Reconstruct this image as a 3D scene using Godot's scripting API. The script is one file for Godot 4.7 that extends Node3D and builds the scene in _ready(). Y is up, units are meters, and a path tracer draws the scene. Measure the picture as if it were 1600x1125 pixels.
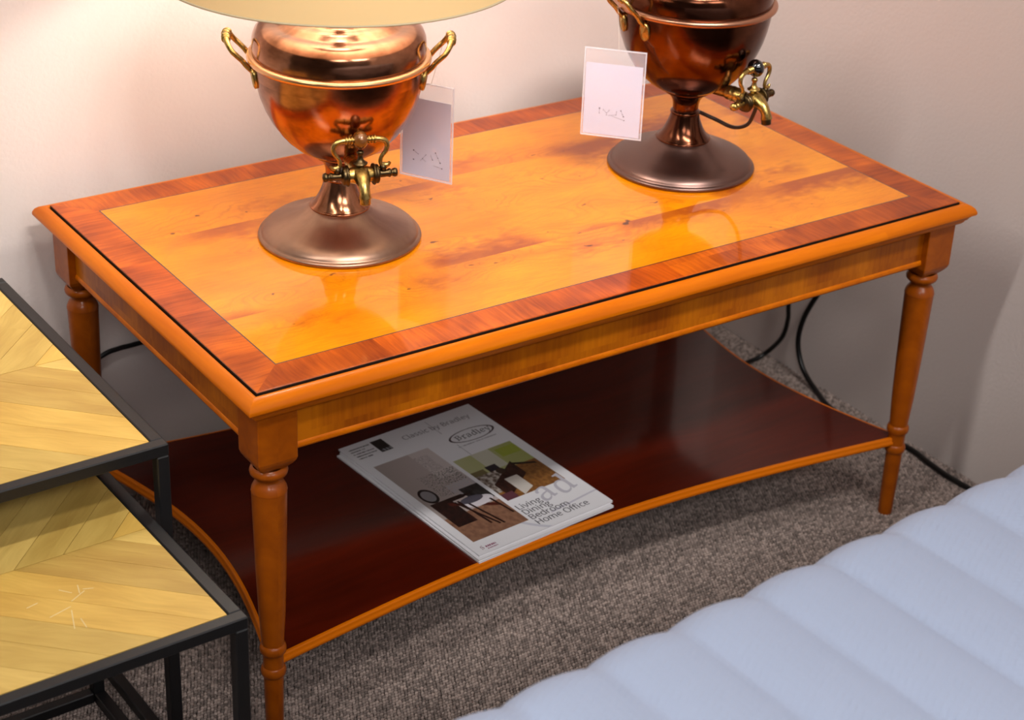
extends Node3D

# Coffee table in the corner of a furniture showroom. Metres, y up; origin: floor below the tabletop's back left corner.
const H := 0.4656      # height of the tabletop
const W := 0.9834      # length of the veneered top (x)
const D := 0.5302      # depth of the veneered top (z)
const BAND := 0.0439   # width of the crossbanded border
const LEG := 0.0225    # inset of the leg axes
const BEVEL := 0.0014     # rounding of the top's outer arris
const WALL_Z := -0.05
const WALL_X := 1.13

var M := {}
var used := {}
var rng := RandomNumberGenerator.new()


# ------------------------------------------------------------------ helpers
class MB:
	var v := PackedVector3Array()
	var n := PackedVector3Array()
	var uv := PackedVector2Array()

	func tri(a: Vector3, b: Vector3, c: Vector3, na: Vector3, nb: Vector3, nc: Vector3, ua := Vector2.ZERO, ub := Vector2.ZERO, uc := Vector2.ZERO) -> void:
		if (b - a).cross(c - a).dot(na + nb + nc) > 0.0:
			v.append_array([a, c, b]); n.append_array([na, nc, nb]); uv.append_array([ua, uc, ub])
		else:
			v.append_array([a, b, c]); n.append_array([na, nb, nc]); uv.append_array([ua, ub, uc])

	func quad(a: Vector3, b: Vector3, c: Vector3, d: Vector3, nn: Vector3, ua := Vector2(0, 0), ub := Vector2(1, 0), uc := Vector2(1, 1), ud := Vector2(0, 1)) -> void:
		tri(a, b, c, nn, nn, nn, ua, ub, uc)
		tri(a, c, d, nn, nn, nn, ua, uc, ud)

	# revolve a profile of (radius, height); a repeated point makes a sharp edge
	func lathe(profile: Array, segs: int, xf := Transform3D.IDENTITY, squash := 1.0) -> MB:
		var runs := [[]]
		for i in profile.size():
			if i > 0 and profile[i].distance_to(profile[i - 1]) < 1e-7:
				runs.append([])
			runs[-1].append(profile[i])
		for run in runs:
			if run.size() < 2:
				continue
			var nr := []
			for i in run.size():
				var t: Vector2 = run[mini(i + 1, run.size() - 1)] - run[maxi(i - 1, 0)]
				nr.append(Vector2(t.y, -t.x).normalized())
			for i in run.size() - 1:
				for k in segs:
					var a0 := TAU * k / segs
					var a1 := TAU * (k + 1) / segs
					var d0 := Vector3(cos(a0), 0, sin(a0) * squash)
					var d1 := Vector3(cos(a1), 0, sin(a1) * squash)
					var p: Vector2 = run[i]
					var q: Vector2 = run[i + 1]
					var m: Vector2 = nr[i]
					var o: Vector2 = nr[i + 1]
					var P := [xf * (d0 * p.x + Vector3.UP * p.y), xf * (d1 * p.x + Vector3.UP * p.y), xf * (d1 * q.x + Vector3.UP * q.y), xf * (d0 * q.x + Vector3.UP * q.y)]
					var B := xf.basis.inverse().transposed()
					var N := [(B * (d0 * m.x + Vector3.UP * m.y)).normalized(), (B * (d1 * m.x + Vector3.UP * m.y)).normalized(), (B * (d1 * o.x + Vector3.UP * o.y)).normalized(), (B * (d0 * o.x + Vector3.UP * o.y)).normalized()]
					var u0 := float(k) / segs
					var u1 := float(k + 1) / segs
					var U := [Vector2(u0, p.y), Vector2(u1, p.y), Vector2(u1, q.y), Vector2(u0, q.y)]
					if p.x > 1e-6:
						tri(P[0], P[1], P[2], N[0], N[1], N[2], U[0], U[1], U[2])
					if q.x > 1e-6:
						tri(P[0], P[2], P[3], N[0], N[2], N[3], U[0], U[2], U[3])
		return self

	# round bar along points, one radius for each point
	func tube(pts: Array, radii: Array, segs := 12, caps := true, flat := 1.0) -> MB:
		var dirs := []
		for i in pts.size():
			dirs.append((pts[mini(i + 1, pts.size() - 1)] - pts[maxi(i - 1, 0)]).normalized())
		var up: Vector3 = Vector3.UP if absf(dirs[0].y) < 0.9 else Vector3.RIGHT
		var side: Vector3 = dirs[0].cross(up).normalized()
		var rings := []
		var norms := []
		var run := 0.0
		var runs := []
		for i in pts.size():
			side = (side - dirs[i] * side.dot(dirs[i])).normalized()
			var other: Vector3 = side.cross(dirs[i])
			var ring := []
			var nn := []
			for k in segs:
				var a := TAU * k / segs
				var d: Vector3 = side * cos(a) + other * sin(a) * flat
				ring.append(pts[i] + d * radii[i])
				nn.append(d.normalized())
			rings.append(ring); norms.append(nn)
			if i > 0:
				run += pts[i].distance_to(pts[i - 1])
			runs.append(run)
		for i in pts.size() - 1:
			for k in segs:
				var j := (k + 1) % segs
				var u0 := Vector2(float(k) / segs, runs[i])
				var u1 := Vector2(float(k + 1) / segs, runs[i])
				var u2 := Vector2(float(k + 1) / segs, runs[i + 1])
				var u3 := Vector2(float(k) / segs, runs[i + 1])
				tri(rings[i][k], rings[i][j], rings[i + 1][j], norms[i][k], norms[i][j], norms[i + 1][j], u0, u1, u2)
				tri(rings[i][k], rings[i + 1][j], rings[i + 1][k], norms[i][k], norms[i + 1][j], norms[i + 1][k], u0, u2, u3)
		if caps:
			for e in [0, pts.size() - 1]:
				var nn: Vector3 = -dirs[0] if e == 0 else dirs[-1]
				for k in segs:
					tri(pts[e], rings[e][k], rings[e][(k + 1) % segs], nn, nn, nn)
		return self

	# box with chamfered edges, uv in metres (u along the longest side)
	func box(lo: Vector3, hi: Vector3, b := 0.0, xf := Transform3D.IDENTITY) -> MB:
		var c := (lo + hi) / 2.0
		var h := (hi - lo) / 2.0
		b = minf(b, minf(h.x, minf(h.y, h.z)) * 0.9)
		var long := h.max_axis_index()
		for ax in 3:
			for s in [-1.0, 1.0]:
				var i := (ax + 1) % 3
				var j := (ax + 2) % 3
				var P := []
				var U := []
				for q in [[-1, -1], [1, -1], [1, 1], [-1, 1]]:
					var p := Vector3.ZERO
					p[ax] = s * h[ax]; p[i] = q[0] * (h[i] - b); p[j] = q[1] * (h[j] - b)
					P.append(xf * (c + p))
					U.append(Vector2(p[i] + c[i], p[j] + c[j]) if i == long or (j != long and i < j) else Vector2(p[j] + c[j], p[i] + c[i]))
				var nn := Vector3.ZERO
				nn[ax] = s
				quad(P[0], P[1], P[2], P[3], xf.basis * nn, U[0], U[1], U[2], U[3])
		if b <= 0.0:
			return self
		for ax in 3:
			var i := (ax + 1) % 3
			var j := (ax + 2) % 3
			for si in [-1.0, 1.0]:
				for sj in [-1.0, 1.0]:
					var P := []
					var U := []
					for q in [[-1, 0], [1, 0], [1, 1], [-1, 1]]:
						var p := Vector3.ZERO
						p[ax] = q[0] * (h[ax] - b)
						p[i] = si * (h[i] - (b if q[1] == 1 else 0.0)); p[j] = sj * (h[j] - (0.0 if q[1] == 1 else b))
						P.append(xf * (c + p))
						U.append(Vector2(p[ax] + c[ax], p[i] + c[i]) if ax == long else Vector2(p[i] + c[i], p[ax] + c[ax]))
					var nn := Vector3.ZERO
					nn[i] = si; nn[j] = sj
					quad(P[0], P[1], P[2], P[3], xf.basis * nn.normalized(), U[0], U[1], U[2], U[3])
		for sx in [-1.0, 1.0]:
			for sy in [-1.0, 1.0]:
				for sz in [-1.0, 1.0]:
					var s := Vector3(sx, sy, sz)
					var nn := xf.basis * s.normalized()
					tri(xf * (c + s * (h - Vector3(0, b, b))), xf * (c + s * (h - Vector3(b, 0, b))), xf * (c + s * (h - Vector3(b, b, 0))), nn, nn, nn)
		return self

	# smooth sheet through a grid of points; towards decides which side is the front
	func sheet(rows: Array, towards: Vector3, uvs := []) -> MB:
		var N := []
		for i in rows.size():
			var line := []
			for j in rows[i].size():
				var a: Vector3 = rows[mini(i + 1, rows.size() - 1)][j] - rows[maxi(i - 1, 0)][j]
				var b: Vector3 = rows[i][mini(j + 1, rows[i].size() - 1)] - rows[i][maxi(j - 1, 0)]
				var nn := a.cross(b).normalized()
				line.append(nn)
			N.append(line)
		var mid: Vector3 = N[N.size() / 2][N[0].size() / 2]
		var s := 1.0 if mid.dot(towards) >= 0.0 else -1.0
		for i in rows.size() - 1:
			for j in rows[i].size() - 1:
				var u := [Vector2.ZERO, Vector2.ZERO, Vector2.ZERO, Vector2.ZERO]
				if uvs:
					u = [uvs[i][j], uvs[i][j + 1], uvs[i + 1][j + 1], uvs[i + 1][j]]
				tri(rows[i][j], rows[i][j + 1], rows[i + 1][j + 1], N[i][j] * s, N[i][j + 1] * s, N[i + 1][j + 1] * s, u[0], u[1], u[2])
				tri(rows[i][j], rows[i + 1][j + 1], rows[i + 1][j], N[i][j] * s, N[i + 1][j + 1] * s, N[i + 1][j] * s, u[0], u[2], u[3])
		return self

	# flat polygon (x, z) given thickness, top at y1; uv = (x, z)
	func slab(poly: Array, y0: float, y1: float) -> MB:
		var flat := PackedVector2Array(poly)
		var idx := Geometry2D.triangulate_polygon(flat)
		for k in range(0, idx.size(), 3):
			for y in [y0, y1]:
				var nn := Vector3.UP if y == y1 else Vector3.DOWN
				var P := []
				for m in 3:
					var q := flat[idx[k + m]]
					P.append(Vector3(q.x, y, q.y))
				tri(P[0], P[1], P[2], nn, nn, nn, flat[idx[k]], flat[idx[k + 1]], flat[idx[k + 2]])
		var sgn := 1.0 if Geometry2D.is_polygon_clockwise(flat) else -1.0
		for k in flat.size():
			var a := flat[k]
			var b := flat[(k + 1) % flat.size()]
			var t := (b - a).normalized()
			var nn := Vector3(-t.y, 0, t.x) * sgn
			quad(Vector3(a.x, y0, a.y), Vector3(b.x, y0, b.y), Vector3(b.x, y1, b.y), Vector3(a.x, y1, a.y), nn, a, b, b, a)
		return self

	func mesh() -> ArrayMesh:
		var arr := []
		arr.resize(Mesh.ARRAY_MAX)
		arr[Mesh.ARRAY_VERTEX] = v; arr[Mesh.ARRAY_NORMAL] = n; arr[Mesh.ARRAY_TEX_UV] = uv
		var m := ArrayMesh.new()
		m.add_surface_from_arrays(Mesh.PRIMITIVE_TRIANGLES, arr)
		return m


func numbered(called: String) -> String:
	used[called] = used.get(called, -1) + 1
	return called if used[called] == 0 else "%s_%03d" % [called, used[called]]


func obj(called: String, what, material: Material, parent: Node3D = null) -> MeshInstance3D:
	var o := MeshInstance3D.new()
	o.mesh = what.mesh() if what is MB else what
	o.material_override = material
	if parent == null:
		o.name = numbered(called)
		add_child(o)
	else:
		o.name = called
		parent.add_child(o, true)
	return o


func thing(called: String, label: String, category: String, at := Vector3.ZERO, turn := 0.0, group := "") -> Node3D:
	var o := Node3D.new()
	o.name = numbered(called)
	add_child(o)
	o.position = at
	o.rotation.y = turn
	return tag(o, label, category, group)


func tag(o: Node3D, label: String, category: String, group := "", kind := "") -> Node3D:
	if label: o.set_meta("label", label)
	if category: o.set_meta("category", category)
	if group: o.set_meta("group", group)
	if kind: o.set_meta("kind", kind)
	return o


func struct(called: String, what, material: Material, label := "") -> MeshInstance3D:
	var o := obj(called, what, material)
	o.set_meta("kind", "structure")
	if label: o.set_meta("label", label)
	return o


func curve(pts: Array, n: int) -> Array:
	# Catmull-Rom through the points
	var out := []
	for i in pts.size() - 1:
		var a = pts[maxi(i - 1, 0)]
		var b = pts[i]
		var c = pts[i + 1]
		var d = pts[mini(i + 2, pts.size() - 1)]
		for k in n:
			var t := float(k) / n
			out.append(b.cubic_interpolate(c, a, d, t))
	out.append(pts[-1])
	return out


func same(r: float, n: int) -> Array:
	var out := []
	out.resize(n)
	out.fill(r)
	return out


func std(color: Color, rough: float, metal := 0.0, coat := 0.0, coat_rough := 0.05) -> StandardMaterial3D:
	var m := StandardMaterial3D.new()
	m.albedo_color = color
	m.roughness = rough
	m.metallic = metal
	if coat > 0.0:
		m.clearcoat_enabled = true
		m.clearcoat = coat
		m.clearcoat_roughness = coat_rough
	return m


func noise(seed_: int, freq: float, octaves := 3, kind := FastNoiseLite.TYPE_SIMPLEX_SMOOTH) -> FastNoiseLite:
	var f := FastNoiseLite.new()
	f.seed = seed_
	f.noise_type = kind
	f.frequency = freq
	f.fractal_octaves = octaves
	return f


func tex(im: Image) -> ImageTexture:
	im.generate_mipmaps()
	return ImageTexture.create_from_image(im)


func paint(w: int, h: int, f: Callable) -> Image:
	var data := PackedByteArray()
	data.resize(w * h * 3)
	var at := 0
	for y in h:
		for x in w:
			var c: Color = f.call(x, y)
			data[at] = int(clampf(c.r, 0, 1) * 255.0)
			data[at + 1] = int(clampf(c.g, 0, 1) * 255.0)
			data[at + 2] = int(clampf(c.b, 0, 1) * 255.0)
			at += 3
	return Image.create_from_data(w, h, false, Image.FORMAT_RGB8, data)


# straight grained timber, grain along u; light and dark are the two tones of the wood
func timber(w: int, h: int, light: Color, dark: Color, seed_: int, streaks: float, wander: float, patches := 0.5, figure := 0.0) -> Image:
	var a := noise(seed_, 1.0, 3)
	var b := noise(seed_ + 7, 1.0, 2)
	return paint(w, h, func(x: int, y: int) -> Color:
		var u := float(x) / w
		var t := float(y) / h
		var bend := b.get_noise_2d(u * 2.5, t * 2.5) * wander
		var s := a.get_noise_2d(u * 2.2, (t + bend) * streaks) * 0.5 + 0.5
		var fine := a.get_noise_2d(u * 9.0 + 50.0, (t + bend) * streaks * 5.0) * 0.5 + 0.5
		var p := b.get_noise_2d(u * 3.0 + 20.0, t * 3.0 + 9.0) * 0.5 + 0.5
		var fig := b.get_noise_2d(u * 13.0 + 80.0, t * 1.2 + 3.0) * figure
		return light.lerp(dark, clampf(s * 0.5 + fine * 0.28 + (p - 0.5) * patches + fig, 0.0, 1.0)))


# veneer with upright grain, laid in pieces of slightly different tone along u
func crossgrain(w: int, h: int, light: Color, dark: Color, seed_: int) -> Image:
	var a := noise(seed_, 1.0, 2)
	return paint(w, h, func(x: int, y: int) -> Color:
		var u := float(x) / w
		var t := float(y) / h
		var broad := a.get_noise_2d(u * 9.0, t * 0.25) * 0.5 + 0.5
		var line := a.get_noise_2d(u * 120.0, t * 1.1 + 30.0) * 0.5 + 0.5
		var fine := a.get_noise_2d(u * 340.0, t * 3.0 + 70.0) * 0.5 + 0.5
		return light.lerp(dark, clampf((broad - 0.22) * 1.25 + (line - 0.5) * 0.35 + (fine - 0.5) * 0.25, 0.0, 1.0)))


# yew veneer of the tabletop: leaves laid along x, with swirling figure, pin knots and darker heartwood flames at the leaf edges
func yew(w: int, h: int) -> Image:
	var lo := noise(11, 1.0, 2)
	var mid := noise(23, 1.0, 3)
	var fine := noise(31, 1.0, 2)
	var knots := []
	var r := RandomNumberGenerator.new()
	r.seed = 5
	for k in 26:
		knots.append(Vector4(r.randf() * 0.895, r.randf() * 0.442, r.randf_range(0.008, 0.022), r.randf_range(0.5, 1.0)))
	for q in [[0.05, 0.10], [0.09, 0.07], [0.07, 0.30], [0.33, 0.35], [0.30, 0.27], [0.52, 0.17], [0.55, 0.10], [0.60, 0.30], [0.20, 0.36], [0.46, 0.33]]:
		knots.append(Vector4(q[0], q[1], 0.02, 1.0))
	var light := Color(0.93, 0.57, 0.02)
	var amber := Color(0.83, 0.43, 0.02)
	var heart := Color(0.60, 0.26, 0.085)
	var line := Color(0.52, 0.22, 0.05)
	return paint(w, h, func(x: int, y: int) -> Color:
		var px := 0.895 * x / w
		var pz := 0.442 * y / h
		var leaf := int(pz / 0.1105)
		var inside := pz - leaf * 0.1105
		if leaf % 2 == 1:
			inside = 0.1105 - inside
		var ox := px + leaf * 0.05
		var phase := inside * 60.0 + lo.get_noise_2d(ox * 5.0, inside * 9.0 + leaf * 3.0) * 5.0
		var spot := 0.0
		var swirl := 0.0
		var wx := mid.get_noise_2d(px * 28.0, pz * 28.0 + 60.0) * 0.014
		var wz := mid.get_noise_2d(px * 28.0 + 90.0, pz * 28.0) * 0.008
		for k: Vector4 in knots:
			var dx := (px - k.x + wx) * 0.45
			var dz := pz - k.y + wz
			var dd := (dx * dx + dz * dz) / (k.z * k.z)
			if dd < 9.0:
				var e := exp(-dd)
				swirl += e * 2.4 * k.w
				spot += maxf(0.0, 1.0 - dd * 110.0) * k.w
		phase += swirl
		var rings := 0.5 + 0.5 * sin(phase * 5.0)
		var hair := fine.get_noise_2d(ox * 22.0, inside * 420.0 + swirl * 9.0) * 0.5 + 0.5
		var cloud := mid.get_noise_2d(ox * 6.0 + leaf * 11.0, inside * 13.0) * 0.5 + 0.5
		var flame := clampf((lo.get_noise_2d(ox * 4.2 + 40.0 + leaf * 7.0, inside * 6.0) + 0.06) * 2.4, 0.0, 1.0)
		flame *= clampf((inside / 0.1105 - 0.5) * 2.4 + mid.get_noise_2d(ox * 30.0, inside * 60.0) * 0.5, 0.0, 1.0)
		var c := light.lerp(amber, clampf(cloud * 0.95 - 0.2, 0.0, 1.0))
		c = c.lerp(heart, flame * 0.85)
		c = c.lerp(line, pow(rings, 5.0) * 0.10 * (0.35 + minf(swirl, 1.4)) + (0.12 * hair if hair > 0.55 else 0.0))
		return c.lerp(Color(0.25, 0.1, 0.03), minf(spot, 0.75)))


# mottled old metal
func patina(w: int, h: int, bright: Color, dull: Color, seed_: int, f := 3.0) -> Image:
	var a := noise(seed_, 1.0, 4)
	return paint(w, h, func(x: int, y: int) -> Color:
		var ang := TAU * x / w
		var p := a.get_noise_3d(cos(ang) * f * 0.5, sin(ang) * f * 0.5, f * 1.6 * y / h) * 0.5 + 0.5
		var s := a.get_noise_3d(cos(ang) * f * 3.0, sin(ang) * f * 3.0, f * 12.0 * y / h + 9.0) * 0.5 + 0.5
		return bright.lerp(dull, clampf((p - 0.3) * 1.5 + (s - 0.5) * 0.35, 0.0, 1.0)))


func relief(seed_: int, freq: float, size := 512, octaves := 3) -> NoiseTexture2D:
	var t := NoiseTexture2D.new()
	t.width = size; t.height = size
	t.seamless = true
	t.noise = noise(seed_, freq, octaves)
	return t


func with_relief(m: StandardMaterial3D, t: Texture2D, cm: float, scale_ := 0.0, world := true) -> StandardMaterial3D:
	m.heightmap_enabled = true
	m.heightmap_texture = t
	m.heightmap_scale = cm
	if scale_ > 0.0:
		m.uv1_triplanar = true
		m.uv1_world_triplanar = world
		m.uv1_scale = Vector3.ONE * scale_
	return m


# ------------------------------------------------------------------ scene
func _ready() -> void:
	rng.seed = 20
	set_camera()
	set_light()
	make_materials()
	build_room()
	build_carpet()
	build_coffee_table()
	build_nest_tables()
	build_bed()
	build_lamps()
	build_tags()
	build_magazines()
	build_cables()


func set_camera() -> void:
	var cam := Camera3D.new()
	cam.name = "camera"
	add_child(cam)
	var a := CameraAttributesPhysical.new()
	a.frustum_focal_length = 24.0 / 2.0 / (562.5 / 2929.14)
	a.frustum_focus_distance = 2.0
	a.exposure_aperture = 7.5
	a.frustum_near = 0.05
	a.frustum_far = 60.0
	cam.attributes = a
	cam.position = Vector3(-0.7293, 1.3716, 1.9867)
	cam.basis = Basis.from_euler(Vector3(-0.48894, -0.61815, 0.04549))
	cam.current = true


func set_light() -> void:
	var we := WorldEnvironment.new()
	we.name = "environment"
	var e := Environment.new()
	e.background_mode = Environment.BG_COLOR
	e.background_color = Color(0.02, 0.02, 0.02)
	e.tonemap_mode = Environment.TONE_MAPPER_LINEAR
	e.tonemap_exposure = 1.0
	e.sdfgi_enabled = true
	e.ssao_enabled = true
	e.ssil_enabled = true
	we.environment = e
	add_child(we)
	# flush ceiling panels out in the showroom and a long strip light over the aisle
	ceiling_panel(Vector3(-1.6, 2.598, 3.5), Vector2(1.2, 1.2), 3.5, Color(1.0, 0.99, 0.985), "large square ceiling light panel over the aisle")
	ceiling_panel(Vector3(0.2, 2.598, 3.8), Vector2(1.2, 1.2), 4.0, Color(1.0, 0.99, 0.985), "large square ceiling light panel behind the bed")
	ceiling_panel(Vector3(-1.75, 2.598, 1.0), Vector2(1.8, 0.1), 3.5, Color(1.0, 0.985, 0.97), "long narrow ceiling strip light nearest the back wall")
	for k in 4:
		track_spot(Vector3(-0.4 + 0.35 * k, 2.505, 1.9), Vector3(0.25 + 0.22 * k, 0.62, 0.02), SPOT_ENERGY, ["first track spotlight from the left", "second track spotlight from the left", "third track spotlight from the left", "last track spotlight on the right"][k])



# spotlight head hanging from the ceiling track
func track_spot(at: Vector3, aim: Vector3, energy: float, label: String) -> void:
	var t := thing("track_spotlight", label, "spotlight", at, 0.0, "track spotlights facing the corner")
	obj("mount", MB.new().tube([Vector3(0, 0.09, 0), Vector3(0, 0.0, 0)], [0.008, 0.008], 12), std(Color(0.85, 0.85, 0.85), 0.4), t)
	var d := (aim - at).normalized()
	var head := obj("lamp_head", MB.new().tube([-d * 0.05, -d * 0.045, d * 0.05], [0.02, 0.04, 0.045], 28), std(Color(0.85, 0.85, 0.85), 0.4), t)
	var glow := std(Color(0.9, 0.9, 0.9), 0.5)
	glow.emission_enabled = true
	glow.emission = Color(1.0, 0.98, 0.96)
	glow.emission_energy_multiplier = 8.0
	obj("light_lens", MB.new().tube([d * 0.05, d * 0.053], [0.042, 0.042], 28), glow, head)
	var l := SpotLight3D.new()
	l.name = "spot_beam"
	l.light_color = Color(1.0, 0.98, 0.96)
	l.light_energy = energy
	l.light_size = 0.12
	l.spot_range = 12.0
	l.spot_attenuation = 2.0
	l.spot_angle = 21.0
	l.spot_angle_attenuation = 1.0
	l.shadow_enabled = true
	t.add_child(l)
	l.look_at_from_position(at + d * 0.06, aim)


func ceiling_panel(at: Vector3, size: Vector2, energy: float, tint: Color, label: String) -> void:
	var t := thing("ceiling_light", label, "ceiling light", at, 0.0, "ceiling light panels of the showroom")
	var frame := MB.new()
	var hx := size.x / 2.0
	var hz := size.y / 2.0
	for s in [-1.0, 1.0]:
		frame.box(Vector3(-hx - 0.02, -0.012, s * (hz + 0.01) - 0.01), Vector3(hx + 0.02, 0.002, s * (hz + 0.01) + 0.01), 0.002)
		frame.box(Vector3(s * (hx + 0.01) - 0.01, -0.012, -hz), Vector3(s * (hx + 0.01) + 0.01, 0.002, hz), 0.002)
	obj("frame", frame, std(Color(0.9, 0.9, 0.9), 0.4), t)
	var glow := std(Color(0.9, 0.9, 0.9), 0.6)
	glow.emission_enabled = true
	glow.emission = tint
	glow.emission_energy_multiplier = 3.0
	obj("light_diffuser", MB.new().box(Vector3(-hx, -0.004, -hz), Vector3(hx, 0.002, hz)), glow, t)
	var l := AreaLight3D.new()
	l.name = "panel_light"
	l.area_size = size
	l.light_color = tint
	l.light_energy = energy
	l.area_range = 12.0
	l.area_attenuation = 2.0
	l.shadow_enabled = true
	t.add_child(l)
	l.position = Vector3(0, -0.015, 0)
	l.rotation = Vector3(-PI / 2, 0, 0)


func make_materials() -> void:
	var yew_tex := tex(yew(1150, 568))
	M.field = std(Color.WHITE, 0.4, 0.0, 0.85, 0.045)
	M.field.metallic_specular = 0.15
	M.field.albedo_texture = yew_tex
	for k in 4:
		var band := std([Color(1, 1, 1), Color(0.88, 0.84, 0.84), Color(1.0, 0.97, 0.9), Color(0.93, 0.86, 0.84)][k], 0.4, 0.0, 0.5, 0.07)
		band.metallic_specular = 0.2
		if k == 0:
			M.band_tex = tex(timber(384, 384, Color(0.86, 0.42, 0.06), Color(0.50, 0.185, 0.035), 41, 40.0, 0.022, 0.8))
		band.albedo_texture = M.band_tex
		band.uv1_scale = Vector3(4.0, 4.0, 1)
		band.uv1_offset = Vector3(0.37 * k, 0.21 * k, 0)
		M["band_%d" % k] = band
	M.string = std(Color(0.20, 0.09, 0.04), 0.4, 0.0, 0.8, 0.07)
	M.groove = std(Color(0.035, 0.018, 0.012), 0.5)
	M.moulding = std(Color.WHITE, 0.4, 0.0, 0.15, 0.12)
	M.moulding.metallic_specular = 0.25
	M.moulding.albedo_texture = tex(timber(512, 128, Color(0.87, 0.47, 0.01), Color(0.68, 0.31, 0.005), 61, 7.0, 0.05, 0.5))
	M.moulding.uv1_scale = Vector3(1.2, 6.0, 1)
	M.apron = std(Color.WHITE, 0.38, 0.0, 0.25, 0.14)
	M.apron.metallic_specular = 0.3
	M.apron.albedo_texture = tex(crossgrain(768, 128, Color(0.74, 0.41, 0.025), Color(0.50, 0.225, 0.012), 67))
	M.apron.uv1_scale = Vector3(1.05, 5.0, 1)
	M.leg = std(Color.WHITE, 0.38, 0.0, 0.25, 0.12)
	M.leg.metallic_specular = 0.3
	M.leg.albedo_texture = tex(timber(256, 256, Color(0.68, 0.34, 0.015), Color(0.45, 0.19, 0.008), 71, 12.0, 0.05, 0.5))
	M.leg.uv1_triplanar = true
	M.leg.uv1_scale = Vector3(7, 2.2, 7)
	M.shelf = std(Color.WHITE, 0.36, 0.0, 0.5, 0.1)
	M.shelf.metallic_specular = 0.2
	M.shelf.albedo_texture = tex(timber(640, 320, Color(0.34, 0.085, 0.02), Color(0.17, 0.03, 0.01), 83, 9.0, 0.05, 0.6))
	M.shelf.uv1_scale = Vector3(1.0, 2.0, 1)
	for k in 4:
		var plank := std([Color(1, 1, 1), Color(0.93, 0.92, 0.88), Color(1.0, 0.96, 0.86), Color(0.90, 0.87, 0.82)][k], 0.5)
		if k == 0:
			M.plank_tex = tex(timber(512, 128, Color(0.90, 0.77, 0.43), Color(0.75, 0.60, 0.29), 97, 6.0, 0.10, 0.5))
		plank.albedo_texture = M.plank_tex
		plank.uv1_scale = Vector3(3.0, 9.0, 1)
		plank.uv1_offset = Vector3(0.31 * k, 0.27 * k, 0)
		M["plank_%d" % k] = plank
	M.scuff = std(Color(0.87, 0.79, 0.58), 0.8)
	M.frame = with_relief(std(Color(0.075, 0.077, 0.085), 0.45), relief(5, 0.09), 0.006, 14.0)
	M.copper = std(Color.WHITE, 0.17, 1.0)
	M.copper.albedo_texture = tex(patina(512, 256, Color(0.74, 0.51, 0.38), Color(0.40, 0.25, 0.16), 103))
	M.copper.uv1_scale = Vector3(1, 5, 1)
	with_relief(M.copper, relief(9, 0.012, 256, 2), 0.05)
	M.brown_copper = std(Color.WHITE, 0.16, 1.0)
	M.brown_copper.albedo_texture = tex(patina(512, 256, Color(0.42, 0.255, 0.18), Color(0.27, 0.15, 0.10), 113))
	M.brown_copper.uv1_scale = Vector3(1, 5, 1)
	M.foot_copper = std(Color.WHITE, 0.36, 1.0)
	M.foot_copper.albedo_texture = tex(patina(256, 256, Color(0.68, 0.55, 0.46), Color(0.56, 0.43, 0.36), 127))
	M.foot_copper.uv1_scale = Vector3(1, 5, 1)
	M.dark_foot = std(Color(0.47, 0.37, 0.34), 0.34, 1.0)
	M.bead = std(Color(0.93, 0.72, 0.52), 0.28, 1.0)
	M.dark_bead = std(Color(0.74, 0.54, 0.43), 0.3, 1.0)
	M.brass = std(Color.WHITE, 0.3, 1.0)
	M.brass.albedo_texture = tex(patina(128, 128, Color(0.80, 0.68, 0.40), Color(0.48, 0.38, 0.20), 131, 5.0))
	M.brass.uv1_scale = Vector3(1, 30, 1)
	M.old_brass = std(Color(0.33, 0.27, 0.18), 0.34, 1.0)
	M.amber_knob = std(Color(0.45, 0.27, 0.09), 0.25, 0.3, 0.8)
	M.black_knob = std(Color(0.012, 0.012, 0.014), 0.15, 0.0, 1.0)
	M.lining = std(Color(0.93, 0.91, 0.87), 0.8)
	M.lining.backlight_enabled = true
	M.lining.backlight = Color(0.7, 0.67, 0.62)
	M.shade = std(Color(0.84, 0.75, 0.55), 0.9)
	M.shade.backlight_enabled = true
	M.shade.backlight = Color(0.80, 0.66, 0.42)
	M.shade.cull_mode = BaseMaterial3D.CULL_DISABLED
	M.shade_trim = std(Color(0.70, 0.63, 0.50), 0.85)
	M.paper = std(Color(0.78, 0.77, 0.84), 0.75)
	M.plastic = std(Color(0.97, 0.96, 1.0, 0.16), 0.06)
	M.plastic.transparency = BaseMaterial3D.TRANSPARENCY_ALPHA
	M.plastic_weld = std(Color(0.93, 0.92, 0.95, 0.45), 0.2)
	M.plastic_weld.transparency = BaseMaterial3D.TRANSPARENCY_ALPHA
	M.thread = std(Color(0.85, 0.83, 0.80), 0.7)
	M.ink = std(Color(0.06, 0.06, 0.10), 0.7)
	M.cable = std(Color(0.012, 0.012, 0.014), 0.38)
	M.cord = std(Color(0.20, 0.12, 0.085), 0.4)
	M.wall = with_relief(std(Color(0.87, 0.82, 0.795), 0.85), relief(3, 0.05, 512, 3), 0.025, 5.0)
	M.wall_room = std(Color(0.34, 0.31, 0.30), 0.9)
	M.ceiling = std(Color(0.66, 0.66, 0.66), 0.9)
	M.floor = std(Color(0.24, 0.20, 0.18), 1.0)
	M.quilt = with_relief(std(Color(0.70, 0.755, 0.86), 0.85), knit(), 0.06, 9.0)
	M.quilt.rim_enabled = true
	M.quilt.rim = 0.25
	M.base_cloth = std(Color(0.35, 0.35, 0.38), 0.9)


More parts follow.
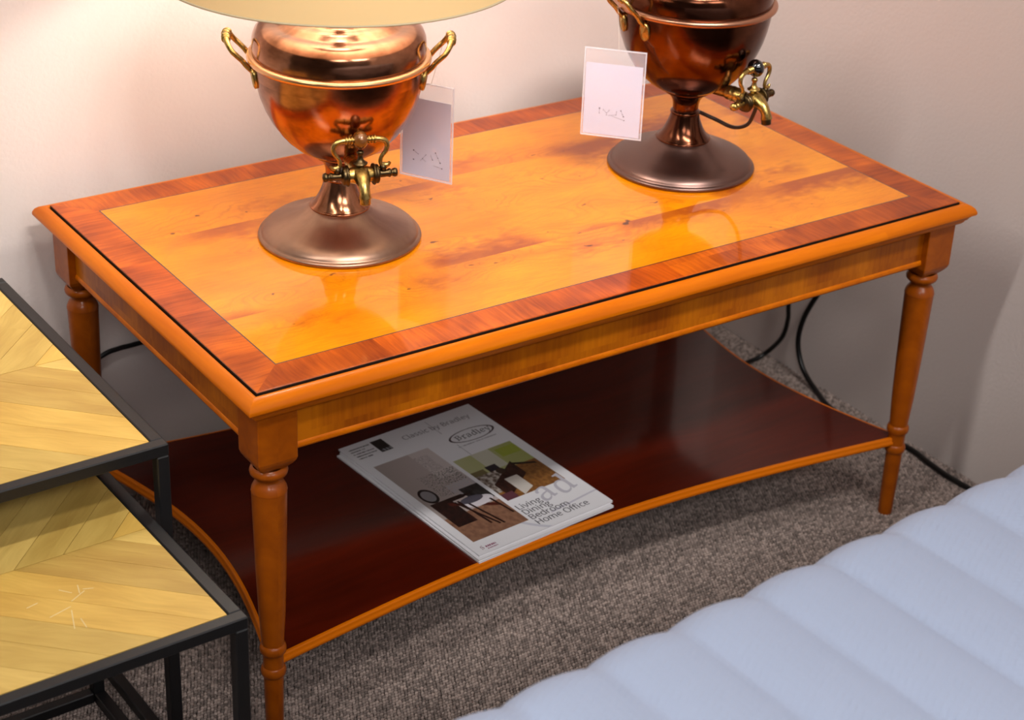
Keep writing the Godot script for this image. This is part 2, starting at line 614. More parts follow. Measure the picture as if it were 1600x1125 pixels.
func knit() -> Texture2D:
	# small soft knit bumps of the mattress ticking
	return tex(paint(256, 256, func(x: int, y: int) -> Color:
		var u := float(x) / 256.0
		var t := float(y) / 256.0
		var g := 0.5 + 0.25 * sin(TAU * (u * 16.0 + 0.25 * sin(TAU * t * 16.0))) + 0.25 * sin(TAU * (t * 16.0 + u * 8.0))
		return Color(g, g, g)))


# ------------------------------------------------------------------ room
func build_room() -> void:
	var x0 := -3.6
	var z1 := 5.2
	var top := 2.6
	struct("floor", MB.new().box(Vector3(x0 - 0.1, -0.12, WALL_Z - 0.1), Vector3(WALL_X + 0.1, -0.003, z1 + 0.1)), M.floor, "brown carpeted showroom floor")
	struct("wall_back", MB.new().box(Vector3(x0 - 0.1, -0.003, WALL_Z - 0.1), Vector3(WALL_X, top, WALL_Z)), M.wall, "off white plaster wall behind the coffee table")
	struct("wall_right", MB.new().box(Vector3(WALL_X, -0.003, WALL_Z - 0.1), Vector3(WALL_X + 0.1, top, z1 + 0.1)), M.wall, "off white plaster wall at the right end of the table")
	struct("wall_left", MB.new().box(Vector3(x0 - 0.1, -0.003, WALL_Z), Vector3(x0, top, z1 + 0.1)), M.wall_room, "plain wall at the far left of the showroom")
	struct("wall_front", MB.new().box(Vector3(x0, -0.003, z1), Vector3(WALL_X, top, z1 + 0.1)), M.wall_room, "plain wall behind the camera")
	struct("ceiling", MB.new().box(Vector3(x0 - 0.1, top, WALL_Z - 0.1), Vector3(WALL_X + 0.1, top + 0.1, z1 + 0.1)), M.ceiling, "flat white ceiling")


func build_carpet() -> void:
	# loop pile, one small looped tuft for each stitch
	var tuft := MB.new()
	tuft.lathe([Vector2(0.0021, -0.003), Vector2(0.0024, -0.0008), Vector2(0.0016, 0.0007), Vector2(0.0, 0.0012)], 6)
	var mm := MultiMesh.new()
	mm.transform_format = MultiMesh.TRANSFORM_3D
	mm.use_colors = true
	mm.mesh = tuft.mesh()
	var mat := std(Color.WHITE, 0.95)
	mat.vertex_color_use_as_albedo = true
	var pitch := 0.0043
	var nx := int((WALL_X + 0.95) / pitch)
	var nz := int((1.5 - WALL_Z) / pitch)
	mm.instance_count = nx * nz
	var r := RandomNumberGenerator.new()
	r.seed = 77
	var patch := noise(15, 9.0, 3)
	var at := 0
	for i in nz:
		for j in nx:
			var x := -0.95 + (j + 0.5 + (0.5 if i % 2 else 0.0)) * pitch + r.randf_range(-0.0006, 0.0006)
			var z := WALL_Z + (i + 0.5) * pitch + r.randf_range(-0.0005, 0.0005)
			var s := r.randf_range(0.82, 1.15)
			var b := Basis(Vector3.UP, r.randf() * TAU).scaled(Vector3(s, r.randf_range(0.75, 1.25), s * r.randf_range(0.7, 1.0)))
			mm.set_instance_transform(at, Transform3D(b, Vector3(minf(x, WALL_X - 0.003), 0, z)))
			var tone := 0.27 * (1.0 + patch.get_noise_2d(x, z) * 0.12) * r.randf_range(0.55, 1.5)
			mm.set_instance_color(at, Color(tone * 1.14, tone * 0.90, tone * 0.79))
			at += 1
	var o := MultiMeshInstance3D.new()
	o.name = numbered("carpet_pile")
	o.multimesh = mm
	o.material_override = mat
	add_child(o)
	tag(o, "grey brown looped carpet pile covering the floor", "carpet", "", "stuff")


# ------------------------------------------------------------------ coffee table
func build_coffee_table() -> void:
	var t := thing("coffee_table", "yew veneered coffee table with inlaid top, turned legs and undershelf", "coffee table")
	# top: a core with separately laid veneers
	var top := obj("tabletop", MB.new().box(Vector3(0.0, H - 0.022, 0.0), Vector3(W, H - 0.0008, D), 0.0), M.groove, t)
	var leaf := (D - 2.0 * BAND) / 4.0
	for k in 4:
		var z0 := BAND + 0.0008 + k * leaf
		var z1 := z0 + leaf
		if k == 3:
			z1 -= 0.0016
		var x0 := BAND + 0.0008
		var x1 := W - BAND - 0.0008
		var mb := MB.new()
		var u := func(x, z): return Vector2((x - BAND) / (W - 2 * BAND), (z - BAND) / (D - 2 * BAND))
		mb.quad(Vector3(x0, H, z0), Vector3(x1, H, z0), Vector3(x1, H, z1), Vector3(x0, H, z1), Vector3.UP, u.call(x0, z0), u.call(x1, z0), u.call(x1, z1), u.call(x0, z1))
		for e in [[x0, z0, x1, z0, Vector3.FORWARD], [x0, z1, x1, z1, Vector3.BACK], [x0, z0, x0, z1, Vector3.LEFT], [x1, z0, x1, z1, Vector3.RIGHT]]:
			mb.quad(Vector3(e[0], H, e[1]), Vector3(e[2], H, e[3]), Vector3(e[2], H - 0.001, e[3]), Vector3(e[0], H - 0.001, e[1]), e[4])
		obj("veneer_leaf", mb, M.field, top)
	# dark stringing line round the field
	for s in [[Vector3(BAND - 0.0008, H - 0.001, BAND - 0.0008), Vector3(W - BAND + 0.0008, H, BAND + 0.0008)], [Vector3(BAND - 0.0008, H - 0.001, D - BAND - 0.0008), Vector3(W - BAND + 0.0008, H, D - BAND + 0.0008)], [Vector3(BAND - 0.0008, H - 0.001, BAND + 0.0008), Vector3(BAND + 0.0008, H, D - BAND - 0.0008)], [Vector3(W - BAND - 0.0008, H - 0.001, BAND + 0.0008), Vector3(W - BAND + 0.0008, H, D - BAND - 0.0008)]]:
		obj("stringing", MB.new().box(s[0], s[1]), M.string, top)
	# crossbanding: mitred strips of several veneers, grain across the strip
	var e := BAND - 0.0008
	for side in 4:
		var long := W if side < 2 else D
		var cuts := [0.0, 0.27, 0.335, 0.58, 0.83, 1.0] if side == 0 else [0.0, 0.16, 0.36, 0.55, 0.74, 1.0] if side == 1 else [0.0, 0.38, 0.72, 1.0]
		for k in cuts.size() - 1:
			var a: float = cuts[k] * long
			var b: float = cuts[k + 1] * long
			var ai := maxf(a, e)
			var bi := minf(b, long - e)
			var poly := []
			var c0 := maxf(a, BEVEL) if k == 0 else a
			var c1 := minf(b, long - BEVEL) if k == cuts.size() - 2 else b
			for q in [[c0, BEVEL], [c1, BEVEL], [bi, e], [ai, e]]:
				poly.append([Vector2(q[0], q[1]), Vector2(q[0], D - q[1]), Vector2(q[1], q[0]), Vector2(W - q[1], q[0])][side])
			var mb := MB.new().slab(poly, H - 0.001, H)
			# rounded arris along the outer edge
			var dirs := [Vector3(0, 0, -1), Vector3(0, 0, 1), Vector3(-1, 0, 0), Vector3(1, 0, 0)]
			var ev := []
			for q in [[c0, BEVEL, H], [c1, BEVEL, H], [b, 0.0, H - BEVEL], [a, 0.0, H - BEVEL]]:
				ev.append([Vector3(q[0], q[2], q[1]), Vector3(q[0], q[2], D - q[1]), Vector3(q[1], q[2], q[0]), Vector3(W - q[1], q[2], q[0])][side])
			var nu := Vector3.UP
			var no: Vector3 = dirs[side]
			var ux := Vector2(a, 0.0) if side < 2 else Vector2(0.0, a)
			var vx := Vector2(b, 0.0) if side < 2 else Vector2(0.0, b)
			mb.tri(ev[0], ev[1], ev[2], nu, nu, no, ux, vx, vx)
			mb.tri(ev[0], ev[2], ev[3], nu, no, no, ux, vx, ux)
			# grain runs across the strip
			if side < 2:
				for m in mb.uv.size():
					mb.uv[m] = Vector2(mb.uv[m].y, mb.uv[m].x)
			obj("crossband", mb, M["band_%d" % [(k + side) % 4]], top)
	# edge moulding: a step down from the top, then a rounded nose; mitred at the corners
	var prof := [Vector2(0.0014, H - 0.006), Vector2(0.0014, H - 0.0035), Vector2(0.003, H - 0.0022), Vector2(0.0065, H - 0.0024), Vector2(0.0105, H - 0.0040), Vector2(0.0142, H - 0.0070), Vector2(0.0164, H - 0.0108), Vector2(0.0170, H - 0.0135), Vector2(0.0164, H - 0.0158), Vector2(0.0164, H - 0.0158), Vector2(0.0128, H - 0.0178), Vector2(0.0100, H - 0.0212), Vector2(0.0090, H - 0.0235), Vector2(0.0090, H - 0.0235), Vector2(0.0074, H - 0.0240), Vector2(0.0066, H - 0.0265), Vector2(0.0040, H - 0.0295), Vector2(0.0005, H - 0.0305), Vector2(0.0005, H - 0.0305), Vector2(-0.012, H - 0.0305)]
	for side in 4:
		var mb := MB.new()
		for i in prof.size() - 1:
			if prof[i].distance_to(prof[i + 1]) < 1e-7:
				continue
			var nn := []
			for q in [i, i + 1]:
				var lo := maxi(q - 1, 0)
				var hi := mini(q + 1, prof.size() - 1)
				if prof[lo].distance_to(prof[q]) < 1e-7: lo = q
				if prof[hi].distance_to(prof[q]) < 1e-7: hi = q
				var tt: Vector2 = prof[hi] - prof[lo]
				nn.append(Vector2(-tt.y, tt.x).normalized())
			var P := []
			var N := []
			var U := []
			for q in [[i, 0], [i, 1], [i + 1, 1], [i + 1, 0]]:
				var o: float = prof[q[0]].x
				var y: float = prof[q[0]].y
				var m: Vector2 = nn[q[0] - i]
				P.append([Vector3(lerpf(-o, W + o, q[1]), y, -o), Vector3(lerpf(-o, W + o, q[1]), y, D + o), Vector3(-o, y, lerpf(-o, D + o, q[1])), Vector3(W + o, y, lerpf(-o, D + o, q[1]))][side])
				N.append([Vector3(0, m.y, -m.x), Vector3(0, m.y, m.x), Vector3(-m.x, m.y, 0), Vector3(m.x, m.y, 0)][side])
				U.append(Vector2((W if side < 2 else D) * q[1], q[0] * 0.004 + side * 0.07))
			mb.tri(P[0], P[1], P[2], N[0], N[1], N[2], U[0], U[1], U[2])
			mb.tri(P[0], P[2], P[3], N[0], N[2], N[3], U[0], U[2], U[3])
		obj("edge_moulding", mb, M.moulding, t)
	# aprons with a bead along the lower edge
	var y1 := H - 0.026
	var y0 := 0.388
	for side in 4:
		var lo := [Vector3(0.044, y0, 0.006), Vector3(0.044, y0, D - 0.026), Vector3(0.006, y0, 0.044), Vector3(W - 0.026, y0, 0.044)][side] as Vector3
		var hi := [Vector3(W - 0.044, y1, 0.026), Vector3(W - 0.044, y1, D - 0.009), Vector3(0.026, y1, D - 0.044), Vector3(W - 0.009, y1, D - 0.044)][side] as Vector3
		if side == 0: lo.z = 0.009
		if side == 2: lo.x = 0.009
		var a := obj("apron", MB.new().box(lo, hi), M.apron, t)
		var mb := MB.new()
		var c := (lo + hi) / 2.0
		if side < 2:
			var z := lo.z + 0.004 if side == 0 else hi.z - 0.004
			mb.tube([Vector3(lo.x, y0 - 0.001, z), Vector3(hi.x, y0 - 0.001, z)], [0.0058, 0.0058], 12)
		else:
			var x := lo.x + 0.004 if side == 2 else hi.x - 0.004
			mb.tube([Vector3(x, y0 - 0.001, lo.z), Vector3(x, y0 - 0.001, hi.z)], [0.0058, 0.0058], 12)
		obj("bead", mb, M.moulding, a)
	# legs
	var block := turned_leg()
	for x in [LEG, W - LEG]:
		for z in [LEG, D - LEG]:
			var l := obj("leg", block, M.leg, t)
			l.position = Vector3(x, 0, z)
	# undershelf with hollow sides
	var poly := []
	var corners := [Vector2(LEG, LEG), Vector2(W - LEG, LEG), Vector2(W - LEG, D - LEG), Vector2(LEG, D - LEG)]
	for k in 4:
		var a: Vector2 = corners[k]
		var b: Vector2 = corners[(k + 1) % 4]
		var inward: Vector2 = (Vector2(W, D) / 2.0 - (a + b) / 2.0).normalized()
		var deep: float = 0.044
		for i in 24:
			var f := i / 24.0
			poly.append(a.lerp(b, f) + inward * deep * sin(PI * f))
	var sh := MB.new().slab(poly, 0.1105, 0.1215)
	var shelf := obj("shelf", sh, M.shelf, t)
	# moulded edge, one length for each side
	var lip := [Vector2(-0.0005, 0.1214), Vector2(0.0022, 0.1214), Vector2(0.0040, 0.1208), Vector2(0.0046, 0.1190), Vector2(0.0046, 0.1165), Vector2(0.0058, 0.1158), Vector2(0.0066, 0.1135), Vector2(0.0060, 0.1108), Vector2(0.0040, 0.1095), Vector2(-0.002, 0.1093)]
	for k in 4:
		var rows := []
		for i in 25:
			var at: Vector2 = poly[(k * 24 + i) % 96]
			var before: Vector2 = poly[(k * 24 + maxi(i - 1, 0)) % 96]
			var after: Vector2 = poly[(k * 24 + mini(i + 1, 24)) % 96]
			var tt := (after - before).normalized()
			var out := Vector2(tt.y, -tt.x)
			var line := []
			for q in lip:
				line.append(Vector3(at.x + out.x * q.x, q.y, at.y + out.y * q.x))
			rows.append(line)
		var mid: Vector2 = (corners[k] + corners[(k + 1) % 4]) / 2.0 - Vector2(W, D) / 2.0
		obj("shelf_edge", MB.new().sheet(rows, Vector3(mid.x, 0, mid.y)), M.moulding, shelf)


func turned_leg() -> ArrayMesh:
	var mb := MB.new()
	# square block, rounded off below
	var h := 0.0225
	var top := H - 0.027
	var ring := func(s, r, y):
		# a square of half side s whose corners are rounded by r
		var out := []
		for k in 4:
			var c := Vector2(s - r, s - r).rotated(k * PI / 2)
			for i in 5:
				var a := k * PI / 2 + i * PI / 8
				out.append(Vector3(c.x + cos(a) * r, y, c.y + sin(a) * r))
		return out
	var rings := [ring.call(h, 0.0012, top), ring.call(h, 0.0012, 0.3790), ring.call(h - 0.0010, 0.0014, 0.3752), ring.call(h - 0.0032, 0.0020, 0.3712), ring.call(h - 0.0062, 0.0032, 0.3672), ring.call(0.0138, 0.005, 0.3645)]
	for i in rings.size() - 1:
		for k in 20:
			var j := (k + 1) % 20
			var a: Vector3 = rings[i][k]
			var b: Vector3 = rings[i][j]
			var c: Vector3 = rings[i + 1][j]
			var d: Vector3 = rings[i + 1][k]
			var g := (b - a).cross(d - a)
			if g.length() < 1e-14: g = (c - b).cross(d - b)
			g = g.normalized()
			if g.dot(Vector3(a.x + b.x, 0, a.z + b.z)) < 0: g = -g
			mb.quad(a, b, c, d, g)
	mb.lathe([Vector2(0.0, 0.005 + top), Vector2(0.0, top)], 4)
	var p := [Vector2(0.0165, 0.3650), Vector2(0.0192, 0.3628), Vector2(0.0203, 0.3592), Vector2(0.0195, 0.3558), Vector2(0.0168, 0.3532), Vector2(0.0168, 0.3532), Vector2(0.0140, 0.3526), Vector2(0.0128, 0.3498), Vector2(0.0134, 0.3472), Vector2(0.0162, 0.3436), Vector2(0.0184, 0.3392), Vector2(0.0192, 0.3352), Vector2(0.0192, 0.3352), Vector2(0.0183, 0.3349), Vector2(0.0183, 0.3349), Vector2(0.0188, 0.3340), Vector2(0.0181, 0.30), Vector2(0.0166, 0.24), Vector2(0.0146, 0.18), Vector2(0.0122, 0.142), Vector2(0.0119, 0.1395), Vector2(0.0119, 0.1395), Vector2(0.0138, 0.1378), Vector2(0.0148, 0.1345), Vector2(0.0144, 0.1300), Vector2(0.0124, 0.1272), Vector2(0.0124, 0.1272), Vector2(0.0114, 0.125), Vector2(0.0112, 0.118), Vector2(0.0114, 0.110), Vector2(0.0114, 0.110), Vector2(0.0130, 0.1085), Vector2(0.0142, 0.1045), Vector2(0.0136, 0.1000), Vector2(0.0116, 0.0972), Vector2(0.0116, 0.0972), Vector2(0.0110, 0.096), Vector2(0.0103, 0.05), Vector2(0.0096, 0.003), Vector2(0.0090, 0.0), Vector2(0.0090, 0.0), Vector2(0.0, 0.0)]
	p.reverse()
	mb.lathe(p, 28)
	return mb.mesh()


# ------------------------------------------------------------------ nest of tables
func build_nest_tables() -> void:
	nest_table("tall black framed nest table with chevron plank top by the wall", Vector3(-0.0742, 0, 0.4815), 0.443, 0.405, 0.0567, 0.010, true, 0.0)
	var t := nest_table("low black framed nest table with scuffed chevron plank top pulled out in front", Vector3(-0.0975, 0, 0.6955), 0.372, 0.335, 0.0503, 0.022, false, 0.0)
	# scuff marks on the low table
	var c := t.position
	var marks := [[-0.118, -0.087, 0.020, 0.5], [-0.125, -0.10, 0.014, -0.9], [-0.142, -0.072, 0.024, 0.25], [-0.137, -0.055, 0.030, 1.25], [-0.113, -0.097, 0.014, 1.3], [-0.160, -0.095, 0.012, 0.2], [-0.131, -0.045, 0.016, 1.5], [-0.105, -0.093, 0.010, -0.4]]
	for m in marks:
		var xf := Transform3D(Basis(Vector3.UP, m[3]), Vector3(m[0], 0.335 - 0.0006, m[1] - 0.028))
		obj("scuff_mark", MB.new().box(Vector3(-m[2] / 2, -0.0005, -0.0005), Vector3(m[2] / 2, -0.0003, 0.0005), 0.0001, xf), M.scuff, t)


# corner: the front right corner; size: side of the square top; h: height; pitch: distance of the plank joints along the seam
func nest_table(label: String, corner: Vector3, size: float, h: float, pitch: float, turn: float, sides: bool, _u: float) -> Node3D:
	var t := thing("nest_table", label, "side table", corner, turn, "nest of two tables")
	var w := 0.0135
	var frame := MB.new()
	var bev := 0.0012
	# top rails
	for s in [[Vector3(-size, h - w, -w), Vector3(0, h, 0)], [Vector3(-size, h - w, -size), Vector3(0, h, -size + w)]]:
		obj("top_rail", MB.new().box(s[0], s[1], bev), M.frame, t)
	for x in [-size, -w]:
		obj("top_rail", MB.new().box(Vector3(x, h - w, -size + w), Vector3(x + w, h, -w), bev), M.frame, t)
	for x in [-size, -w]:
		for z in [-size, -w]:
			obj("leg", MB.new().box(Vector3(x, 0, z), Vector3(x + w, h - w, z + w), bev), M.frame, t)
	# floor rails: along both sides, and across the back
	for x in [-size, -w]:
		obj("floor_rail", MB.new().box(Vector3(x, 0, -size + w), Vector3(x + w, w, -w), bev), M.frame, t)
	obj("floor_rail", MB.new().box(Vector3(-size + w, 0, -size), Vector3(-w, w, -size + w), bev), M.frame, t)
	# chevron planks: two rows meeting at a seam along x
	var top := obj("top_panel", MB.new().box(Vector3(-size + w, h - w + 0.001, -size + w), Vector3(-w, h - 0.004, -w)), M.groove, t)
	var lo := Vector2(-size + w + 0.0012, -size + w + 0.0012)
	var hi := Vector2(-w - 0.0012, -w - 0.0012)
	var seam := -size / 2.0
	var gap := 0.0004
	var first := -0.0515
	for row in 2:
		var field := PackedVector2Array([Vector2(lo.x, seam + gap), Vector2(hi.x, seam + gap), hi, Vector2(lo.x, hi.y)]) if row == 0 else PackedVector2Array([lo, Vector2(hi.x, lo.y), Vector2(hi.x, seam - gap), Vector2(lo.x, seam - gap)])
		var run := size
		for k in range(-10, 14):
			var x0 := first - k * pitch + gap
			var x1 := x0 + pitch - 2 * gap
			var dz := run if row == 0 else -run
			var strip := PackedVector2Array([Vector2(x0, seam), Vector2(x1, seam), Vector2(x1 + run, seam + dz), Vector2(x0 + run, seam + dz)])
			for poly in Geometry2D.intersect_polygons(strip, field):
				if poly.size() < 3:
					continue
				var mb := MB.new().slab(Array(poly), h - 0.0042, h - 0.001)
				for m in mb.uv.size():
					var q := mb.uv[m] - Vector2(x0, seam)
					mb.uv[m] = Vector2((q.x + q.y * (1 if row == 0 else -1)) * 0.7071, (q.x - q.y * (1 if row == 0 else -1)) * 0.7071) + Vector2(k * 0.37, k * 0.113 + row * 0.5)
				obj("plank", mb, M["plank_%d" % posmod(k * 3 + row * 2 + k / 2, 4)], top)
	return t


# ------------------------------------------------------------------ bed
func build_bed() -> void:
	var turn := 0.058
	var at := Vector3(-0.42, 0, 1.128)
	var wide := 1.36
	var deep := 1.9
	var b := thing("bed_base", "grey upholstered bed base under the white mattress", "bed base", at, turn)
	obj("base_box", MB.new().box(Vector3(0.02, 0.06, 0.02), Vector3(wide - 0.02, 0.32, deep), 0.015), M.base_cloth, b)
	for x in [0.1, wide - 0.1]:
		for z in [0.1, deep - 0.1]:
			obj("foot", MB.new().lathe([Vector2(0, 0), Vector2(0.025, 0), Vector2(0.025, 0), Vector2(0.03, 0.06), Vector2(0.03, 0.06), Vector2(0, 0.06)], 16, Transform3D(Basis.IDENTITY, Vector3(x, 0, z))), M.cable, b)
	var t := thing("mattress", "white mattress quilted in wide channels, in the foreground", "mattress", at + Vector3(0, 0.321, 0), turn)
	var top := 0.229
	var pitch := 0.079
	var first := 0.067 # where a seam meets the long edge
	var rows := []
	# cross sections from the foot of the side, over the rounded shoulder, along the top
	var path := []
	for i in 5:
		path.append(Vector2(0.0, lerpf(0.03, top - 0.05, i / 4.0)))
	for i in range(1, 9):
		var a := PI / 2 * i / 8.0
		path.append(Vector2(0.05 - 0.05 * cos(a), top - 0.05 + 0.05 * sin(a)))
	for i in range(1, 21):
		path.append(Vector2(lerpf(0.05, deep, pow(i / 20.0, 1.4)), top))
	var n := int(wide / 0.005)
	for i in path.size():
		var line := []
		var p0: Vector2 = path[maxi(i - 1, 0)]
		var p1: Vector2 = path[mini(i + 1, path.size() - 1)]
		var tt := (p1 - p0).normalized()
		var out := Vector2(-tt.y, tt.x)
		for j in n + 1:
			var x := wide * j / n
			var f := fposmod((x - first) / pitch, 1.0)
			var puff := 0.0072 * (pow(sin(PI * f), 0.6) - 1.0)
			puff *= smoothstep(0.0, 0.09, path[i].y - 0.1)
			line.append(Vector3(x, path[i].y + out.y * puff, path[i].x + out.x * puff))
		rows.append(line)
	obj("quilt_top", MB.new().sheet(rows, Vector3.UP), M.quilt, t)
	obj("core", MB.new().box(Vector3(0.004, 0, 0.004), Vector3(wide - 0.004, top - 0.055, deep - 0.004), 0.01), M.quilt, t)
	for x in [0.0, wide]:
		var ends := MB.new()
		var side := []
		for i in path.size():
			side.append(Vector2(path[i].x, path[i].y - 0.008))
		side.append(Vector2(deep, 0.03))
		var idx := Geometry2D.triangulate_polygon(PackedVector2Array(side))
		for k in range(0, idx.size(), 3):
			var nn := Vector3(-1 if x == 0.0 else 1, 0, 0)
			ends.tri(Vector3(x, side[idx[k]].y, side[idx[k]].x), Vector3(x, side[idx[k + 1]].y, side[idx[k + 1]].x), Vector3(x, side[idx[k + 2]].y, side[idx[k + 2]].x), nn, nn, nn)
		obj("side_panel", ends, M.quilt, t)
	obj("piping", MB.new().tube([Vector3(0, 0.03, 0), Vector3(wide, 0.03, 0)], [0.005, 0.005], 10), M.quilt, t)


# ------------------------------------------------------------------ lamps
func build_lamps() -> void:
	urn_lamp("bright copper urn table lamp, lit, with cream shade and brass tap facing forward", Vector3(0.257, H, 0.2427), deg_to_rad(-16.7), true)
	urn_lamp("dark copper urn table lamp with black tap knob near the corner", Vector3(0.7482, H, 0.264), deg_to_rad(13.1), false)


func urn_lamp(label: String, at: Vector3, turn: float, lit: bool) -> void:
	var t := thing("urn_lamp", label, "table lamp", at, turn, "copper urn lamps on the coffee table")
	var body: Material = M.copper if lit else M.brown_copper
	var bead: Material = M.bead if lit else M.dark_bead
	var footm: Material = M.foot_copper if lit else M.dark_foot
	# wide domed foot
	obj("foot", MB.new().lathe([Vector2(0, 0.0), Vector2(0.0915, 0.0), Vector2(0.0915, 0.0), Vector2(0.0940, 0.0008), Vector2(0.0949, 0.0030), Vector2(0.0942, 0.0050), Vector2(0.0922, 0.0060), Vector2(0.0922, 0.0060), Vector2(0.0908, 0.0064), Vector2(0.0905, 0.0080), Vector2(0.0885, 0.0112), Vector2(0.0840, 0.0150), Vector2(0.0770, 0.0185), Vector2(0.0680, 0.0215), Vector2(0.0590, 0.0242), Vector2(0.0510, 0.0272), Vector2(0.0440, 0.0310), Vector2(0.0385, 0.0350), Vector2(0.0345, 0.0385), Vector2(0.0300, 0.0390)], 96), footm, t)
	# waisted stem in two pieces with a collar
	var stem := obj("stem", MB.new().lathe([Vector2(0.0345, 0.0375), Vector2(0.0352, 0.0390), Vector2(0.0345, 0.0405), Vector2(0.0330, 0.0410), Vector2(0.0330, 0.0410), Vector2(0.0318, 0.0425), Vector2(0.0285, 0.0462), Vector2(0.0250, 0.0520), Vector2(0.0218, 0.0590), Vector2(0.0192, 0.0665), Vector2(0.0180, 0.0715), Vector2(0.0180, 0.0715), Vector2(0.0164, 0.0755), Vector2(0.0162, 0.0800), Vector2(0.0166, 0.0850), Vector2(0.0180, 0.0905), Vector2(0.0215, 0.0960), Vector2(0.0265, 0.1000), Vector2(0.0265, 0.1000), Vector2(0.0290, 0.1010), Vector2(0.0300, 0.1030), Vector2(0.0290, 0.1045)], 64), body if not lit else M.copper, t)
	obj("collar", MB.new().lathe([Vector2(0.0172, 0.0712), Vector2(0.0186, 0.0722), Vector2(0.0190, 0.0737), Vector2(0.0184, 0.0752), Vector2(0.0166, 0.0760)], 48), body, stem)
	# bowl
	obj("bowl", MB.new().lathe([Vector2(0.0, 0.1015), Vector2(0.0285, 0.1030), Vector2(0.0400, 0.1078), Vector2(0.0500, 0.1140), Vector2(0.0600, 0.1228), Vector2(0.0690, 0.1332), Vector2(0.0770, 0.1452), Vector2(0.0840, 0.1590), Vector2(0.0893, 0.1735), Vector2(0.0930, 0.1880), Vector2(0.0955, 0.2020), Vector2(0.0968, 0.2150)], 128), body, t)
	obj("rim_bead", MB.new().lathe([Vector2(0.0960, 0.2140), Vector2(0.1000, 0.2146), Vector2(0.1024, 0.2165), Vector2(0.1030, 0.2188), Vector2(0.1022, 0.2210), Vector2(0.1000, 0.2226), Vector2(0.0965, 0.2228)], 128), bead, t)
	# domed cover, stepped rings, and a small lid carrying the lamp
	var cover := obj("cover", MB.new().lathe([Vector2(0.0962, 0.2220), Vector2(0.0968, 0.2290), Vector2(0.0968, 0.2360), Vector2(0.0960, 0.2425), Vector2(0.0935, 0.2485), Vector2(0.0890, 0.2532), Vector2(0.0830, 0.2560), Vector2(0.0770, 0.2566), Vector2(0.0720, 0.2562), Vector2(0.0680, 0.2572), Vector2(0.0640, 0.2605), Vector2(0.0595, 0.2628), Vector2(0.0550, 0.2634), Vector2(0.0510, 0.2640), Vector2(0.0480, 0.2662), Vector2(0.0465, 0.2680), Vector2(0.0455, 0.2680)], 128), body, t)
	obj("lid", MB.new().lathe([Vector2(0.0440, 0.2650), Vector2(0.0448, 0.2690), Vector2(0.0435, 0.2705), Vector2(0.0390, 0.2712), Vector2(0.0330, 0.2740), Vector2(0.0260, 0.2790), Vector2(0.0180, 0.2825), Vector2(0.0120, 0.2840), Vector2(0.0120, 0.2840), Vector2(0.0, 0.2840)], 96), body, cover)
	var holder := obj("lamp_holder", MB.new().lathe([Vector2(0.0, 0.283), Vector2(0.008, 0.283), Vector2(0.008, 0.283), Vector2(0.0085, 0.290), Vector2(0.006, 0.294), Vector2(0.006, 0.300), Vector2(0.006, 0.300), Vector2(0.0, 0.300)] if not lit else [Vector2(0.0, 0.283), Vector2(0.008, 0.283), Vector2(0.008, 0.283), Vector2(0.008, 0.352), Vector2(0.008, 0.352), Vector2(0.0155, 0.354), Vector2(0.017, 0.360), Vector2(0.017, 0.388), Vector2(0.017, 0.388), Vector2(0.0, 0.388)], 24), M.old_brass, t)
	var glass := std(Color(0.95, 0.94, 0.90), 0.5)
	if lit:
		glass.emission_enabled = true
		glass.emission = Color(1.0, 0.975, 0.945)
		glass.emission_energy_multiplier = 6.0
	if lit:
		obj("light_bulb", MB.new().lathe([Vector2(0.0, 0.3885), Vector2(0.013, 0.3885), Vector2(0.013, 0.3885), Vector2(0.014, 0.398), Vector2(0.020, 0.410), Vector2(0.0265, 0.424), Vector2(0.029, 0.438), Vector2(0.026, 0.452), Vector2(0.017, 0.463), Vector2(0.0, 0.4675)], 32), glass, holder)
	if lit:
		var l := OmniLight3D.new()
		l.name = "bulb_light"
		l.light_color = Color(1.0, 0.975, 0.945)
		l.light_energy = LAMP_ENERGY
		l.light_size = 0.028
		l.omni_range = 12.0
		l.omni_attenuation = 2.0
		l.shadow_enabled = true
		t.add_child(l)
		l.position = Vector3(0, 0.436, 0)
	if lit:
		lamp_shade(t)
	for s in [-1.0, 1.0]:
		urn_handle(t, s)
	urn_tap(t, lit)
	if not lit:
		lamp_flex(t)


# coolie shade on a wire carrier
func lamp_shade(t: Node3D) -> void:
	var shade := obj("lamp_shade", MB.new().lathe([Vector2(0.2015, 0.3165), Vector2(0.092, 0.520), Vector2(0.092, 0.520), Vector2(0.0912, 0.520), Vector2(0.0912, 0.520), Vector2(0.2009, 0.3165), Vector2(0.2009, 0.3165), Vector2(0.2015, 0.3165)], 128), M.shade, t)
	obj("lining", MB.new().lathe([Vector2(0.0900, 0.519), Vector2(0.1995, 0.3170)], 96), M.lining, shade)
	for q in [Vector2(0.2012, 0.3172), Vector2(0.0918, 0.5195)]:
		var ring := []
		for k in 97:
			ring.append(Vector3(cos(TAU * k / 96.0) * q.x, q.y, sin(TAU * k / 96.0) * q.x))
		obj("shade_trim", MB.new().tube(ring, same(0.0013, 97), 8, false), M.shade_trim, shade)
	var wire := MB.new()
	for k in 3:
		var d := Vector3(cos(TAU * k / 3.0), 0, sin(TAU * k / 3.0))
		wire.tube([Vector3(0, 0.384, 0) + d * 0.0165, Vector3(0, 0.386, 0) + d * 0.10, Vector3(0, 0.390, 0) + d * 0.1615], same(0.0014, 3), 8)
	obj("shade_carrier", wire, M.old_brass, shade)


